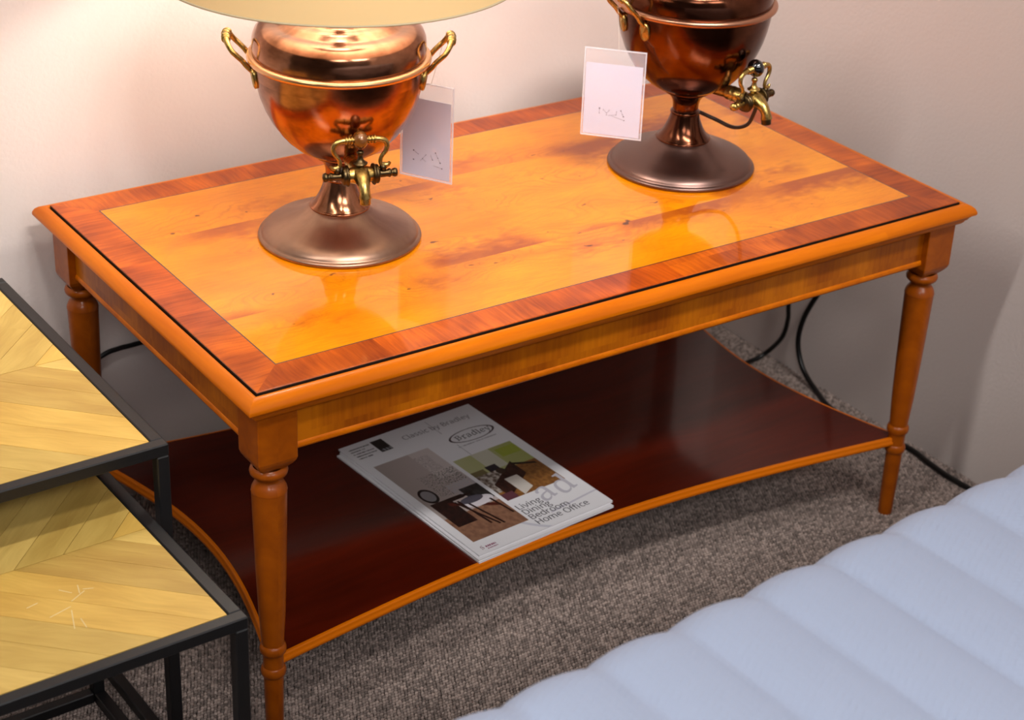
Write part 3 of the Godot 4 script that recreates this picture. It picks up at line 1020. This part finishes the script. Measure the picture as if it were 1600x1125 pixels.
func lamp_flex(t: Node3D) -> void:
	# brown flex looping from the stem to the tap
	var pts := curve([Vector3(0.015, 0.072, 0.010), Vector3(0.027, 0.064, 0.028), Vector3(0.030, 0.060, 0.055), Vector3(0.024, 0.072, 0.080), Vector3(0.019, 0.092, 0.092), Vector3(0.0185, 0.108, 0.0955)], 8)
	obj("lamp_flex", MB.new().tube(pts, same(0.0025, pts.size()), 10), M.cord, t)


const LAMP_ENERGY := 0.105
const SPOT_ENERGY := 1.7


func urn_handle(t: Node3D, s: float) -> void:
	var hx := Transform3D(Basis(Vector3.UP, s * PI / 2 - deg_to_rad(13.0)), Vector3.ZERO)
	var pts := [Vector3(-0.0210, 0.2060, 0.0948), Vector3(-0.0212, 0.2120, 0.1010), Vector3(-0.0215, 0.2185, 0.1060), Vector3(-0.0222, 0.2235, 0.1110), Vector3(-0.0220, 0.2295, 0.1170), Vector3(-0.0175, 0.2375, 0.1220), Vector3(-0.0085, 0.2415, 0.1240)]
	var all := pts.duplicate()
	all.append(Vector3(0, 0.2420, 0.1243))
	for k in pts.size():
		var p: Vector3 = pts[pts.size() - 1 - k]
		all.append(Vector3(-p.x, p.y, p.z))
	var path := []
	for p in curve(all, 6):
		path.append(hx * p)
	var radii := []
	for k in path.size():
		var f := absf(2.0 * k / (path.size() - 1) - 1.0)
		radii.append(0.0030 if f > 0.32 else 0.0030 + 0.0013 * cos(f / 0.32 * PI / 2))
	var h := obj("handle", MB.new().tube(path, radii, 14), M.brass, t)
	for x: float in [-0.0125, -0.0085, 0.0, 0.0085, 0.0125]:
		var y := 0.2420 - x * x * 12.0
		var z := 0.1243 - x * x * 5.0
		var xf := hx * Transform3D(Basis(Vector3(0, 0, 1), PI / 2), Vector3(x, y, z))
		obj("grip_bead", MB.new().lathe([Vector2(0.0030, -0.0018), Vector2(0.0047, -0.0012), Vector2(0.0052, 0.0), Vector2(0.0047, 0.0012), Vector2(0.0030, 0.0018)], 16, xf), M.brass, h)
	for x in [-1.0, 1.0]:
		var a: float = x * deg_to_rad(13.0)
		var xf := hx * Transform3D(Basis(Vector3.UP, a), Vector3.ZERO) * Transform3D(Basis(Vector3.RIGHT, PI / 2 + 0.16), Vector3(0, 0.1985, 0.0962)) * Transform3D(Basis.from_scale(Vector3(0.0074, 1, 0.0122)), Vector3.ZERO)
		obj("handle_plate", MB.new().lathe([Vector2(1.0, -0.0015), Vector2(1.0, 0.0010), Vector2(0.86, 0.0022), Vector2(0.75, 0.0014), Vector2(0.75, 0.0014), Vector2(0.35, 0.0026), Vector2(0, 0.003)], 24, xf), M.brass, h)


func urn_tap(t: Node3D, lit: bool) -> void:
	var c := Transform3D(Basis.from_scale(Vector3.ONE * 1.1), Vector3(0, 0.1165, 0.1007))
	var along_x := Transform3D(Basis(Vector3(0, 0, 1), -PI / 2), Vector3.ZERO)
	var along_z := Transform3D(Basis(Vector3.RIGHT, PI / 2), Vector3.ZERO)
	var tap := obj("tap", MB.new().lathe([Vector2(0.0, -0.0175), Vector2(0.0070, -0.0175), Vector2(0.0070, -0.0175), Vector2(0.0074, -0.011), Vector2(0.0088, -0.006), Vector2(0.0092, 0.0), Vector2(0.0088, 0.006), Vector2(0.0074, 0.011), Vector2(0.0070, 0.0175), Vector2(0.0070, 0.0175), Vector2(0, 0.0175)], 28, c * along_x), M.brass, t)
	# ribbed pipe out of the bowl
	obj("pipe", MB.new().lathe([Vector2(0.0076, -0.058), Vector2(0.0074, -0.045), Vector2(0.0070, -0.036), Vector2(0.0080, -0.0345), Vector2(0.0084, -0.0325), Vector2(0.0078, -0.0305), Vector2(0.0086, -0.0285), Vector2(0.0088, -0.0265), Vector2(0.0080, -0.0245), Vector2(0.0086, -0.0225), Vector2(0.0086, -0.0195), Vector2(0.0074, -0.0165), Vector2(0.0062, -0.008), Vector2(0.006, 0.0)], 28, c * along_z), M.brass, tap)
	for s in [-1.0, 1.0]:
		# flange, rod and knob of the cross bar
		var side := c * Transform3D(Basis(Vector3(0, 0, 1), -s * PI / 2), Vector3.ZERO)
		obj("flange", MB.new().lathe([Vector2(0.007, 0.0120), Vector2(0.0104, 0.0124), Vector2(0.0110, 0.0138), Vector2(0.0100, 0.0150), Vector2(0.0100, 0.0150), Vector2(0.0092, 0.0158), Vector2(0.0098, 0.0170), Vector2(0.0090, 0.0184), Vector2(0.0060, 0.0190), Vector2(0.0040, 0.0200)], 28, side), M.old_brass, tap)
		obj("cross_rod", MB.new().lathe([Vector2(0.0040, 0.0180), Vector2(0.0037, 0.0280), Vector2(0.0044, 0.0290), Vector2(0.0046, 0.0300), Vector2(0.0038, 0.0312), Vector2(0.0030, 0.0322), Vector2(0.0040, 0.0332), Vector2(0.0046, 0.0352), Vector2(0.0040, 0.0374), Vector2(0.0, 0.0384)], 20, side), M.old_brass if lit or s > 0 else M.brass, tap)
		obj("post", MB.new().lathe([Vector2(0.0034, 0.003), Vector2(0.0030, 0.0052), Vector2(0.0040, 0.0062), Vector2(0.0036, 0.0080), Vector2(0.0026, 0.0095)], 14, c * Transform3D(Basis.IDENTITY, Vector3(s * 0.0232, 0, 0))), M.old_brass, tap)
		var scroll := []
		for p in [Vector3(0.0215, 0.0100, 0), Vector3(0.0245, 0.0088, 0), Vector3(0.0280, 0.0092, 0), Vector3(0.0305, 0.0118, 0)]:
			scroll.append(c * Vector3(p.x * s, p.y, p.z))
		obj("scroll", MB.new().tube(curve(scroll, 5), [0.0026, 0.0027, 0.0028, 0.0029, 0.0030, 0.0030, 0.0030, 0.0030, 0.0029, 0.0028, 0.0026, 0.0024, 0.0021, 0.0018, 0.0015, 0.0010], 12), M.brass, tap)
	# lyre handle
	var lyre := [Vector3(-0.0215, 0.0095, 0), Vector3(-0.0205, 0.0135, 0), Vector3(-0.0220, 0.0185, 0), Vector3(-0.0260, 0.0240, 0), Vector3(-0.0272, 0.0300, 0), Vector3(-0.0245, 0.0350, 0), Vector3(-0.0180, 0.0370, 0), Vector3(-0.0100, 0.0372, 0)]
	var whole := lyre.duplicate()
	for k in lyre.size():
		var p: Vector3 = lyre[lyre.size() - 1 - k]
		whole.append(Vector3(-p.x, p.y, p.z))
	var path := []
	var radii := []
	for p in curve(whole, 6):
		path.append(c * p)
		radii.append(0.0023 + 0.0009 * clampf((p.y - 0.02) / 0.017, 0.0, 1.0))
	var handle := obj("tap_handle", MB.new().tube(path, radii, 14), M.brass, tap)
	for x in [-0.0145, -0.0115, -0.0085, 0.0085, 0.0115, 0.0145]:
		obj("ring", MB.new().lathe([Vector2(0.0030, -0.0012), Vector2(0.0042, -0.0006), Vector2(0.0042, 0.0006), Vector2(0.0030, 0.0012)], 16, c * Transform3D(Basis(Vector3(0, 0, 1), PI / 2), Vector3(x, 0.0372, 0))), M.brass, handle)
	var kw := 1.0 if lit else 1.12
	obj("knob", MB.new().lathe([Vector2(0.0034, -0.0068 * kw), Vector2(0.0064 * kw, -0.0056 * kw), Vector2(0.0086 * kw, -0.0026), Vector2(0.0090 * kw, 0.0), Vector2(0.0086 * kw, 0.0026), Vector2(0.0064 * kw, 0.0056 * kw), Vector2(0.0034, 0.0068 * kw)], 24, c * Transform3D(Basis(Vector3(0, 0, 1), PI / 2), Vector3(0, 0.0372, 0))), M.amber_knob if lit else M.black_knob, handle)
	obj("finial", MB.new().lathe([Vector2(0.0040, 0.0080), Vector2(0.0036, 0.0105), Vector2(0.0070, 0.0120), Vector2(0.0074, 0.0130), Vector2(0.0050, 0.0145), Vector2(0.0030, 0.0170), Vector2(0.0023, 0.0210), Vector2(0.0034, 0.0225), Vector2(0.0036, 0.0245), Vector2(0.0026, 0.0260), Vector2(0.0, 0.0265)], 20, c), M.old_brass if lit else M.brass, tap)
	# spout with eight flat sides, and its nozzle
	var sp := []
	for p in curve([Vector3(0, 0.002, 0.003), Vector3(0, -0.001, 0.0105), Vector3(0, -0.0055, 0.0165), Vector3(0, -0.0115, 0.0200), Vector3(0, -0.0165, 0.0213)], 4):
		sp.append(c * p)
	obj("spout", MB.new().tube(sp, [0.0100, 0.0100, 0.0098, 0.0094, 0.0088, 0.0081, 0.0075, 0.0070, 0.0066, 0.0063, 0.0061, 0.0060, 0.0061, 0.0064, 0.0068, 0.0072, 0.0076], 8), M.brass, tap)
	obj("nozzle", MB.new().lathe([Vector2(0.0, -0.0215), Vector2(0.0036, -0.0215), Vector2(0.0036, -0.0215), Vector2(0.0050, -0.0220), Vector2(0.0056, -0.0212), Vector2(0.0056, -0.0150)], 18, c * Transform3D(Basis(Vector3.RIGHT, -0.12), Vector3(0, -0.001, 0.0190))), M.brass if lit else M.old_brass, tap)


# ------------------------------------------------------------------ price tags
func build_tags() -> void:
	# at: lower left corner; to: lower right corner; pen marks as (u, v, half size) on the paper from its top left
	price_tag("clear plastic sleeve with white price card hanging in front of the dark copper urn", Vector3(0.6040, 0.5255, 0.2365), Vector3(0.6563, 0.5235, 0.2925), 0.1135, Vector3(0.6260, 0.7020, 0.2650), [[0.28, 0.63, 2.2], [0.28, 0.70, 1.3], [0.35, 0.645, 1.3], [0.455, 0.645, 1.1], [0.41, 0.69, 1.1], [0.41, 0.715, 1.4], [0.585, 0.655, 1.2], [0.58, 0.70, 1.3], [0.66, 0.635, 1.8], [0.69, 0.685, 1.2], [0.71, 0.715, 2.0], [0.725, 0.77, 1.6]], [[0.28, 0.63, 0.28, 0.70], [0.35, 0.645, 0.41, 0.69], [0.41, 0.69, 0.455, 0.645], [0.585, 0.655, 0.58, 0.70], [0.66, 0.635, 0.71, 0.715], [0.5, 0.72, 0.725, 0.77], [0.44, 0.72, 0.58, 0.70]])
	price_tag("clear plastic sleeve with lilac-white price card hanging behind the bright copper urn", Vector3(0.3560, 0.5130, 0.2135), Vector3(0.3916, 0.5110, 0.2720), 0.1190, Vector3(0.373, 0.706, 0.280), [[0.24, 0.68, 2.0], [0.24, 0.80, 2.0], [0.34, 0.72, 1.2], [0.50, 0.71, 1.2], [0.43, 0.77, 1.2], [0.64, 0.76, 1.4], [0.70, 0.66, 1.8], [0.75, 0.72, 1.5], [0.80, 0.78, 2.0], [0.84, 0.85, 1.8]], [[0.24, 0.68, 0.34, 0.72], [0.38, 0.80, 0.50, 0.71], [0.43, 0.77, 0.50, 0.80], [0.60, 0.70, 0.64, 0.76], [0.70, 0.66, 0.80, 0.78], [0.66, 0.83, 0.84, 0.85]])


func price_tag(label: String, at: Vector3, to: Vector3, tall: float, hook: Vector3, dots: Array, strokes: Array) -> void:
	var along := to - at
	var w := along.length()
	var x := along.normalized()
	var z := x.cross(Vector3.UP).normalized()
	x = x.rotated(z, 0.03)
	var y := z.cross(x).normalized()
	var t := Node3D.new()
	t.name = numbered("price_tag")
	add_child(t)
	t.transform = Transform3D(Basis(x, y, z), at)
	tag(t, label, "price tag", "price tags on the urn lamps")
	var rows := []
	obj("card", MB.new().box(Vector3(0.0025, 0.0025, -0.0002), Vector3(w - 0.0035, tall * 0.83, 0.0002)), M.paper, t)
	var sleeve := obj("plastic_sleeve", sheet_of(w, tall), M.plastic, t)
	var weld := MB.new()
	for s in [[0.0, 0.0, w, 0.0014], [0.0, tall - 0.0014, w, tall], [0.0, 0.0014, 0.0014, tall - 0.0014], [w - 0.0014, 0.0014, w, tall - 0.0014]]:
		weld.box(Vector3(s[0], s[1], -0.0006), Vector3(s[2], s[3], 0.0013))
	obj("welded_seam", weld, M.plastic_weld, sleeve)
	# pen marks
	var marks := MB.new()
	var pw := w - 0.006
	var ph := tall * 0.83 - 0.0025
	for q in dots:
		var r: float = q[2] * 0.00045
		var c := Vector3(0.0025 + q[0] * pw, 0.0025 + (1.0 - q[1]) * ph, 0.0003)
		marks.lathe([Vector2(r, -0.0001), Vector2(r * 0.7, 0.0001), Vector2(0, 0.0001)], 10, Transform3D(Basis(Vector3.RIGHT, PI / 2), c))
	for q in strokes:
		var a := Vector3(0.0025 + q[0] * pw, 0.0025 + (1.0 - q[1]) * ph, 0.0003)
		var b := Vector3(0.0025 + q[2] * pw, 0.0025 + (1.0 - q[3]) * ph, 0.0003)
		marks.tube([a, b], [0.00016, 0.00016], 5)
	obj("handwriting", marks, M.ink, t)
	var inv := t.transform.affine_inverse()
	var from := Vector3(w * 0.55, tall - 0.004, 0.0003)
	var end := inv * hook
	obj("thread", MB.new().tube(curve([from, from.lerp(end, 0.5) + Vector3(0.0006, 0, 0), end], 5), same(0.00028, 11), 6), M.thread, t)


func sheet_of(w: float, tall: float) -> MB:
	var mb := MB.new()
	for z in [-0.0005, 0.0011]:
		mb.quad(Vector3(0, 0, z), Vector3(w, 0, z), Vector3(w, tall, z), Vector3(0, tall, z), Vector3(0, 0, signf(z)))
	return mb


# ------------------------------------------------------------------ magazines
func build_magazines() -> void:
	var y := 0.1217
	var thick := 0.0021
	var spots := [[0.2875, 0.1790, 0.082], [0.2925, 0.1775, 0.066], [0.2935, 0.1724, 0.076]]
	var labels := ["white catalogue at the bottom of the pile on the table's undershelf", "white catalogue in the middle of the pile on the table's undershelf", "furniture catalogue with two room photographs on top of the undershelf pile"]
	for k in 3:
		var s: Array = spots[k]
		var t := thing("catalogue", labels[k], "catalogue", Vector3(s[0], y + k * (thick + 0.00005), s[1]), s[2], "pile of catalogues on the undershelf")
		for q in [0, 1]:
			obj("page_block", MB.new().box(Vector3(0.0004, 0.0002 + q * thick * 0.48, 0.0005), Vector3(0.2092 - q * 0.0005, thick * (0.46 + q * 0.46), 0.2962), 0.0002), std(Color(0.84, 0.83, 0.84), 0.8), t)
		var cm := std(Color(0.86, 0.855, 0.87), 0.4, 0.0, 0.3, 0.25)
		if k == 2:
			cm = std(Color.WHITE, 0.4, 0.0, 0.3, 0.25)
			cm.albedo_texture = tex(cover_print())
		var cover := MB.new()
		cover.quad(Vector3(0, thick, 0), Vector3(0.21, thick, 0), Vector3(0.21, thick, 0.297), Vector3(0, thick, 0.297), Vector3.UP)
		cover.quad(Vector3(0, 0, 0), Vector3(0, thick, 0), Vector3(0, thick, 0.297), Vector3(0, 0, 0.297), Vector3.LEFT, Vector2(0.01, 0), Vector2(0.01, 0), Vector2(0.01, 1), Vector2(0.01, 1))
		cover.quad(Vector3(0, 0, 0), Vector3(0.21, 0, 0), Vector3(0.21, 0, 0.297), Vector3(0, 0, 0.297), Vector3.DOWN, Vector2.ZERO, Vector2.ZERO, Vector2.ZERO, Vector2.ZERO)
		var c := obj("cover", cover, cm, t)
		if k == 2:
			cover_words(c, thick)


func words(text: String, parent: Node3D, at: Vector3, size: float, color: Color, serif := false, slant := 0.0, squeeze := 1.0) -> void:
	var f := SystemFont.new()
	f.font_names = PackedStringArray(["Droid Serif" if serif else "Droid Sans"])
	var v := FontVariation.new()
	v.base_font = f
	v.variation_transform = Transform2D(Vector2(squeeze, 0), Vector2(slant, 1), Vector2.ZERO)
	var m := TextMesh.new()
	m.font = v
	m.text = text
	m.font_size = 64
	m.pixel_size = size / 64.0
	m.depth = 0.00004
	m.horizontal_alignment = HORIZONTAL_ALIGNMENT_LEFT
	m.vertical_alignment = VERTICAL_ALIGNMENT_BOTTOM
	var o := obj("lettering", m, std(color, 0.5), parent)
	o.position = at
	o.rotation = Vector3(-PI / 2, 0, 0)


func cover_words(c: Node3D, y: float) -> void:
	var at := func(u, v): return Vector3(0.21 * u, y + 0.00005, 0.297 * v)
	var grey := Color(0.42, 0.40, 0.43)
	words("Classic by Bradley", c, at.call(0.395, 0.112), 0.0135, grey)
	words("Bradley", c, at.call(0.662, 0.255), 0.0152, Color(0.10, 0.06, 0.07), true, 0.3)
	words("ad", c, at.call(0.655, 0.895), 0.052, Color(0.70, 0.69, 0.73), true, 0.3)
	var lines := ["Living", "Dining", "Bedroom", "Home Office"]
	for k in 4:
		words(lines[k], c, at.call(0.475, 0.843 + k * 0.0435), 0.0148, Color(0.17, 0.16, 0.20), false, 0.0, 1.06)
	words("S", c, at.call(0.048, 0.985), 0.0095, Color(0.42, 0.08, 0.24), true, 0.3)


func cover_print() -> Image:
	var w := 640
	var h := 905
	var n := noise(201, 1.0, 3)
	var im := paint(w, h, func(x: int, y: int) -> Color:
		var u := float(x) / w
		var v := float(y) / h
		var c := Color(0.865, 0.86, 0.875)
		# swooping pale arcs of the printed watermark
		var arc := absf(Vector2((u - 0.95) * 1.0, (v - 0.72) * 1.6).length() - 0.62)
		if arc < 0.012 and v > 0.76: c = Color(0.76, 0.76, 0.80)
		if absf(v - 0.905 - 0.02 * sin(u * 4.0)) < 0.005 and u > 0.62: c = Color(0.74, 0.73, 0.78)
		# hairline rule
		if absf(u - 0.63) < 0.0016 and v > 0.02 and v < 0.37 and (v < 0.15 or v > 0.26): c = Color(0.45, 0.44, 0.47)
		# black emblem block
		if u > 0.200 and u < 0.285 and v > 0.028 and v < 0.128: c = Color(0.03, 0.03, 0.035)
		# lines of print too small to read
		for k in 5:
			if absf(v - 0.040 - k * 0.0205 - (u - 0.1) * 0.0) < 0.0042 and u > 0.035 and u < 0.185 - (0.05 if k == 1 or k == 4 else 0.0) and fposmod(n.get_noise_2d(u * 260.0, k * 9.0) * 2.0 + u * 55.0, 1.0) > 0.35: c = Color(0.20, 0.19, 0.21)
		if absf(v - 0.285) < 0.004 and u > 0.62 and u < 0.91 and fposmod(n.get_noise_2d(u * 260.0, 77.0) * 2.0 + u * 50.0, 1.0) > 0.45: c = Color(0.52, 0.50, 0.53)
		if u > 0.21 and u < 0.28 and v > 0.106 and v < 0.122 and fposmod((u - v * 0.4) * 42.0, 1.0) > 0.45: c = Color(0.6, 0.6, 0.62)
		if u > 0.082 and u < 0.155 and v > 0.958 and v < 0.982 and (v < 0.968 or v > 0.976) and fposmod(u * 75.0, 1.0) > 0.3: c = Color(0.46, 0.12, 0.28)
		# outline round the maker's name
		var ov := Vector2((u - 0.785) / 0.165, (v - 0.222) / 0.047).length()
		if ov > 0.94 and ov < 1.03: c = Color(0.16, 0.05, 0.08)
		# first photograph: a grey bedroom wall, dressing table with mirror, chair and plant
		if u > 0.054 and u < 0.459 and v > 0.208 and v < 0.910:
			var s := (u - 0.054) / 0.405
			var q := (v - 0.208) / 0.702
			var g := n.get_noise_2d(s * 9.0, q * 16.0)
			c = Color(0.60, 0.55, 0.53).lerp(Color(0.70, 0.65, 0.64), s) if q < 0.72 else Color(0.55, 0.40, 0.31).lerp(Color(0.46, 0.32, 0.25), g + 0.5)
			if q < 0.72 and s > 0.62 and q < 0.34: c = c.lerp(Color(0.78, 0.74, 0.73), 0.7)
			if s > 0.62 and s < 0.86 and q > 0.06 and q < 0.25 and fposmod(q * 46.0 + g * 3.0, 1.0) < 0.3: c = c.lerp(Color(0.35, 0.32, 0.33), 0.5)
			# plant
			var leafy := n.get_noise_2d(s * 34.0, q * 60.0)
			if s > 0.34 and s < 0.98 and q > 0.26 and q < 0.52 and leafy > 0.28 - (s - 0.5) * 0.3: c = Color(0.20, 0.20, 0.21).lerp(Color(0.35, 0.38, 0.33), g + 0.5)
			if s > 0.55 and q > 0.42 and q < 0.56 and leafy > 0.1: c = Color(0.62, 0.62, 0.66)
			# mirror on its stand
			var mi := Vector2((s - 0.19) / 0.13, (q - 0.46) / 0.085).length()
			if mi < 1.0: c = Color(0.09, 0.06, 0.06)
			if mi < 0.74: c = Color(0.50, 0.49, 0.50)
			# dressing table
			if s > 0.06 and s < 0.62 and q > 0.545 and q < 0.585: c = Color(0.16, 0.08, 0.06)
			if s > 0.06 and s < 0.40 and q >= 0.585 and q < 0.83: c = Color(0.10, 0.055, 0.05).lerp(Color(0.19, 0.10, 0.08), g + 0.5)
			if s > 0.66 and q > 0.50 and q < 0.68: c = Color(0.11, 0.10, 0.10).lerp(Color(0.2, 0.2, 0.2), g + 0.4)
			# chair with a pale seat
			if absf((q - 0.60) - (s - 0.30) * 0.26) < 0.018 and s > 0.30 and s < 0.92: c = Color(0.28, 0.10, 0.07)
			if absf((q - 0.56) - (s - 0.36) * 0.02) < 0.012 and s > 0.34 and s < 0.72: c = Color(0.12, 0.06, 0.05)
			if Vector2((s - 0.72) / 0.26, (q - 0.665) / 0.05).length() < 1.0: c = Color(0.80, 0.78, 0.80)
			if Vector2((s - 0.66) / 0.20, (q - 0.63) / 0.035).length() < 1.0: c = Color(0.30, 0.29, 0.33)
			for leg in [[0.46, 0.60, 0.52, 0.90], [0.56, 0.66, 0.68, 0.94], [0.90, 0.68, 0.96, 0.88], [0.40, 0.60, 0.62, 0.93]]:
				var f := clampf((q - leg[1]) / (leg[3] - leg[1]), 0, 1)
				if q > leg[1] and q < leg[3] and absf(s - lerpf(leg[0], leg[2], f)) < 0.018: c = Color(0.13, 0.06, 0.05)
		# second photograph: a sitting room with green wall and a dark table
		if u > 0.487 and u < 0.928 and v > 0.365 and v < 0.748:
			var s := (u - 0.487) / 0.441
			var q := (v - 0.365) / 0.383
			var g := n.get_noise_2d(s * 12.0 + 30.0, q * 12.0)
			c = Color(0.68, 0.68, 0.50).lerp(Color(0.60, 0.62, 0.36), s) if q < 0.46 else Color(0.56, 0.38, 0.19).lerp(Color(0.44, 0.28, 0.14), g + 0.5)
			if s > 0.66 and s < 0.98 and q > 0.06 and q < 0.24: c = Color(0.58, 0.62, 0.22)
			if s > 0.30 and s < 0.60 and q < 0.40: c = Color(0.74, 0.73, 0.66)
			if s > 0.26 and s < 0.44 and q > 0.30 and q < 0.42: c = Color(0.10, 0.10, 0.14)
			if s < 0.22 and q > 0.32 and q < 0.60: c = Color(0.42, 0.38, 0.24)
			if q > 0.42 and q < 0.82 and s < 0.36: c = Color(0.72, 0.69, 0.66).lerp(Color(0.25, 0.18, 0.14), clampf(g + 0.35, 0, 1))
			if absf((q - 0.70) + (s - 0.30) * 0.55) < 0.15 and s > 0.10 and s < 0.66: c = Color(0.14, 0.07, 0.055).lerp(Color(0.24, 0.13, 0.09), g + 0.5)
			if Vector2((s - 0.40) / 0.07, (q - 0.46) / 0.06).length() < 1.0: c = Color(0.20, 0.15, 0.11)
			if q > 0.62 and s > 0.30 and s < 0.52 and q < 1.0 - (s - 0.30) * 0.4: c = Color(0.78, 0.75, 0.72)
			if s > 0.62 and s < 0.95 and absf(q - 0.40 - (s - 0.62) * 0.42) < 0.022: c = Color(0.10, 0.06, 0.05)
			if s < 0.2 and q > 0.86: c = Color(0.36, 0.20, 0.24)
		return c)
	return im


# ------------------------------------------------------------------ cables
func build_cables() -> void:
	var a := curve([Vector3(1.1245, 0.315, 0.085), Vector3(1.120, 0.24, 0.098), Vector3(1.1185, 0.16, 0.112), Vector3(1.115, 0.109, 0.119), Vector3(1.115, 0.0859, 0.1212), Vector3(1.115, 0.0523, 0.1133), Vector3(1.112, 0.016, 0.088), Vector3(1.0864, 0.0045, 0.0824), Vector3(1.03, 0.0045, 0.085), Vector3(0.90, 0.0045, 0.07), Vector3(0.70, 0.0045, 0.01)], 8)
	tag(obj("power_cable", MB.new().tube(a, same(0.0036, a.size()), 12), M.cable), "thin black cable curving from the right wall to behind the undershelf", "cable")
	var b := curve([Vector3(1.1245, 0.330, 0.235), Vector3(1.121, 0.26, 0.222), Vector3(1.118, 0.20, 0.200), Vector3(1.115, 0.1441, 0.1724), Vector3(1.115, 0.1003, 0.154), Vector3(1.115, 0.0596, 0.1491), Vector3(1.114, 0.0235, 0.1665), Vector3(1.108, 0.0045, 0.207), Vector3(1.089, 0.0045, 0.264), Vector3(1.094, 0.0045, 0.33), Vector3(1.1076, 0.0045, 0.4057), Vector3(1.1032, 0.0045, 0.4487), Vector3(1.100, 0.0045, 0.4894), Vector3(1.102, 0.0045, 0.535), Vector3(1.104, 0.0045, 0.62), Vector3(1.10, 0.0045, 0.8)], 8)
	tag(obj("power_cable", MB.new().tube(b, same(0.0041, b.size()), 12), M.cable), "thick black cable looping down the right wall and along the carpet past the leg", "cable")
	var c := curve([Vector3(0.33, 0.36, -0.043), Vector3(0.26, 0.27, -0.0445), Vector3(0.19, 0.232, -0.0455), Vector3(0.1187, 0.2282, -0.0455), Vector3(0.092, 0.2277, -0.0455), Vector3(0.0697, 0.2233, -0.0455), Vector3(0.03, 0.200, -0.045), Vector3(0.0, 0.150, -0.044), Vector3(-0.01, 0.06, -0.043), Vector3(-0.03, 0.0045, -0.038), Vector3(-0.16, 0.0045, -0.030)], 8)
	tag(obj("power_cable", MB.new().tube(c, same(0.0032, c.size()), 12), M.cable), "black cable arching along the back wall behind the rear left leg", "cable")
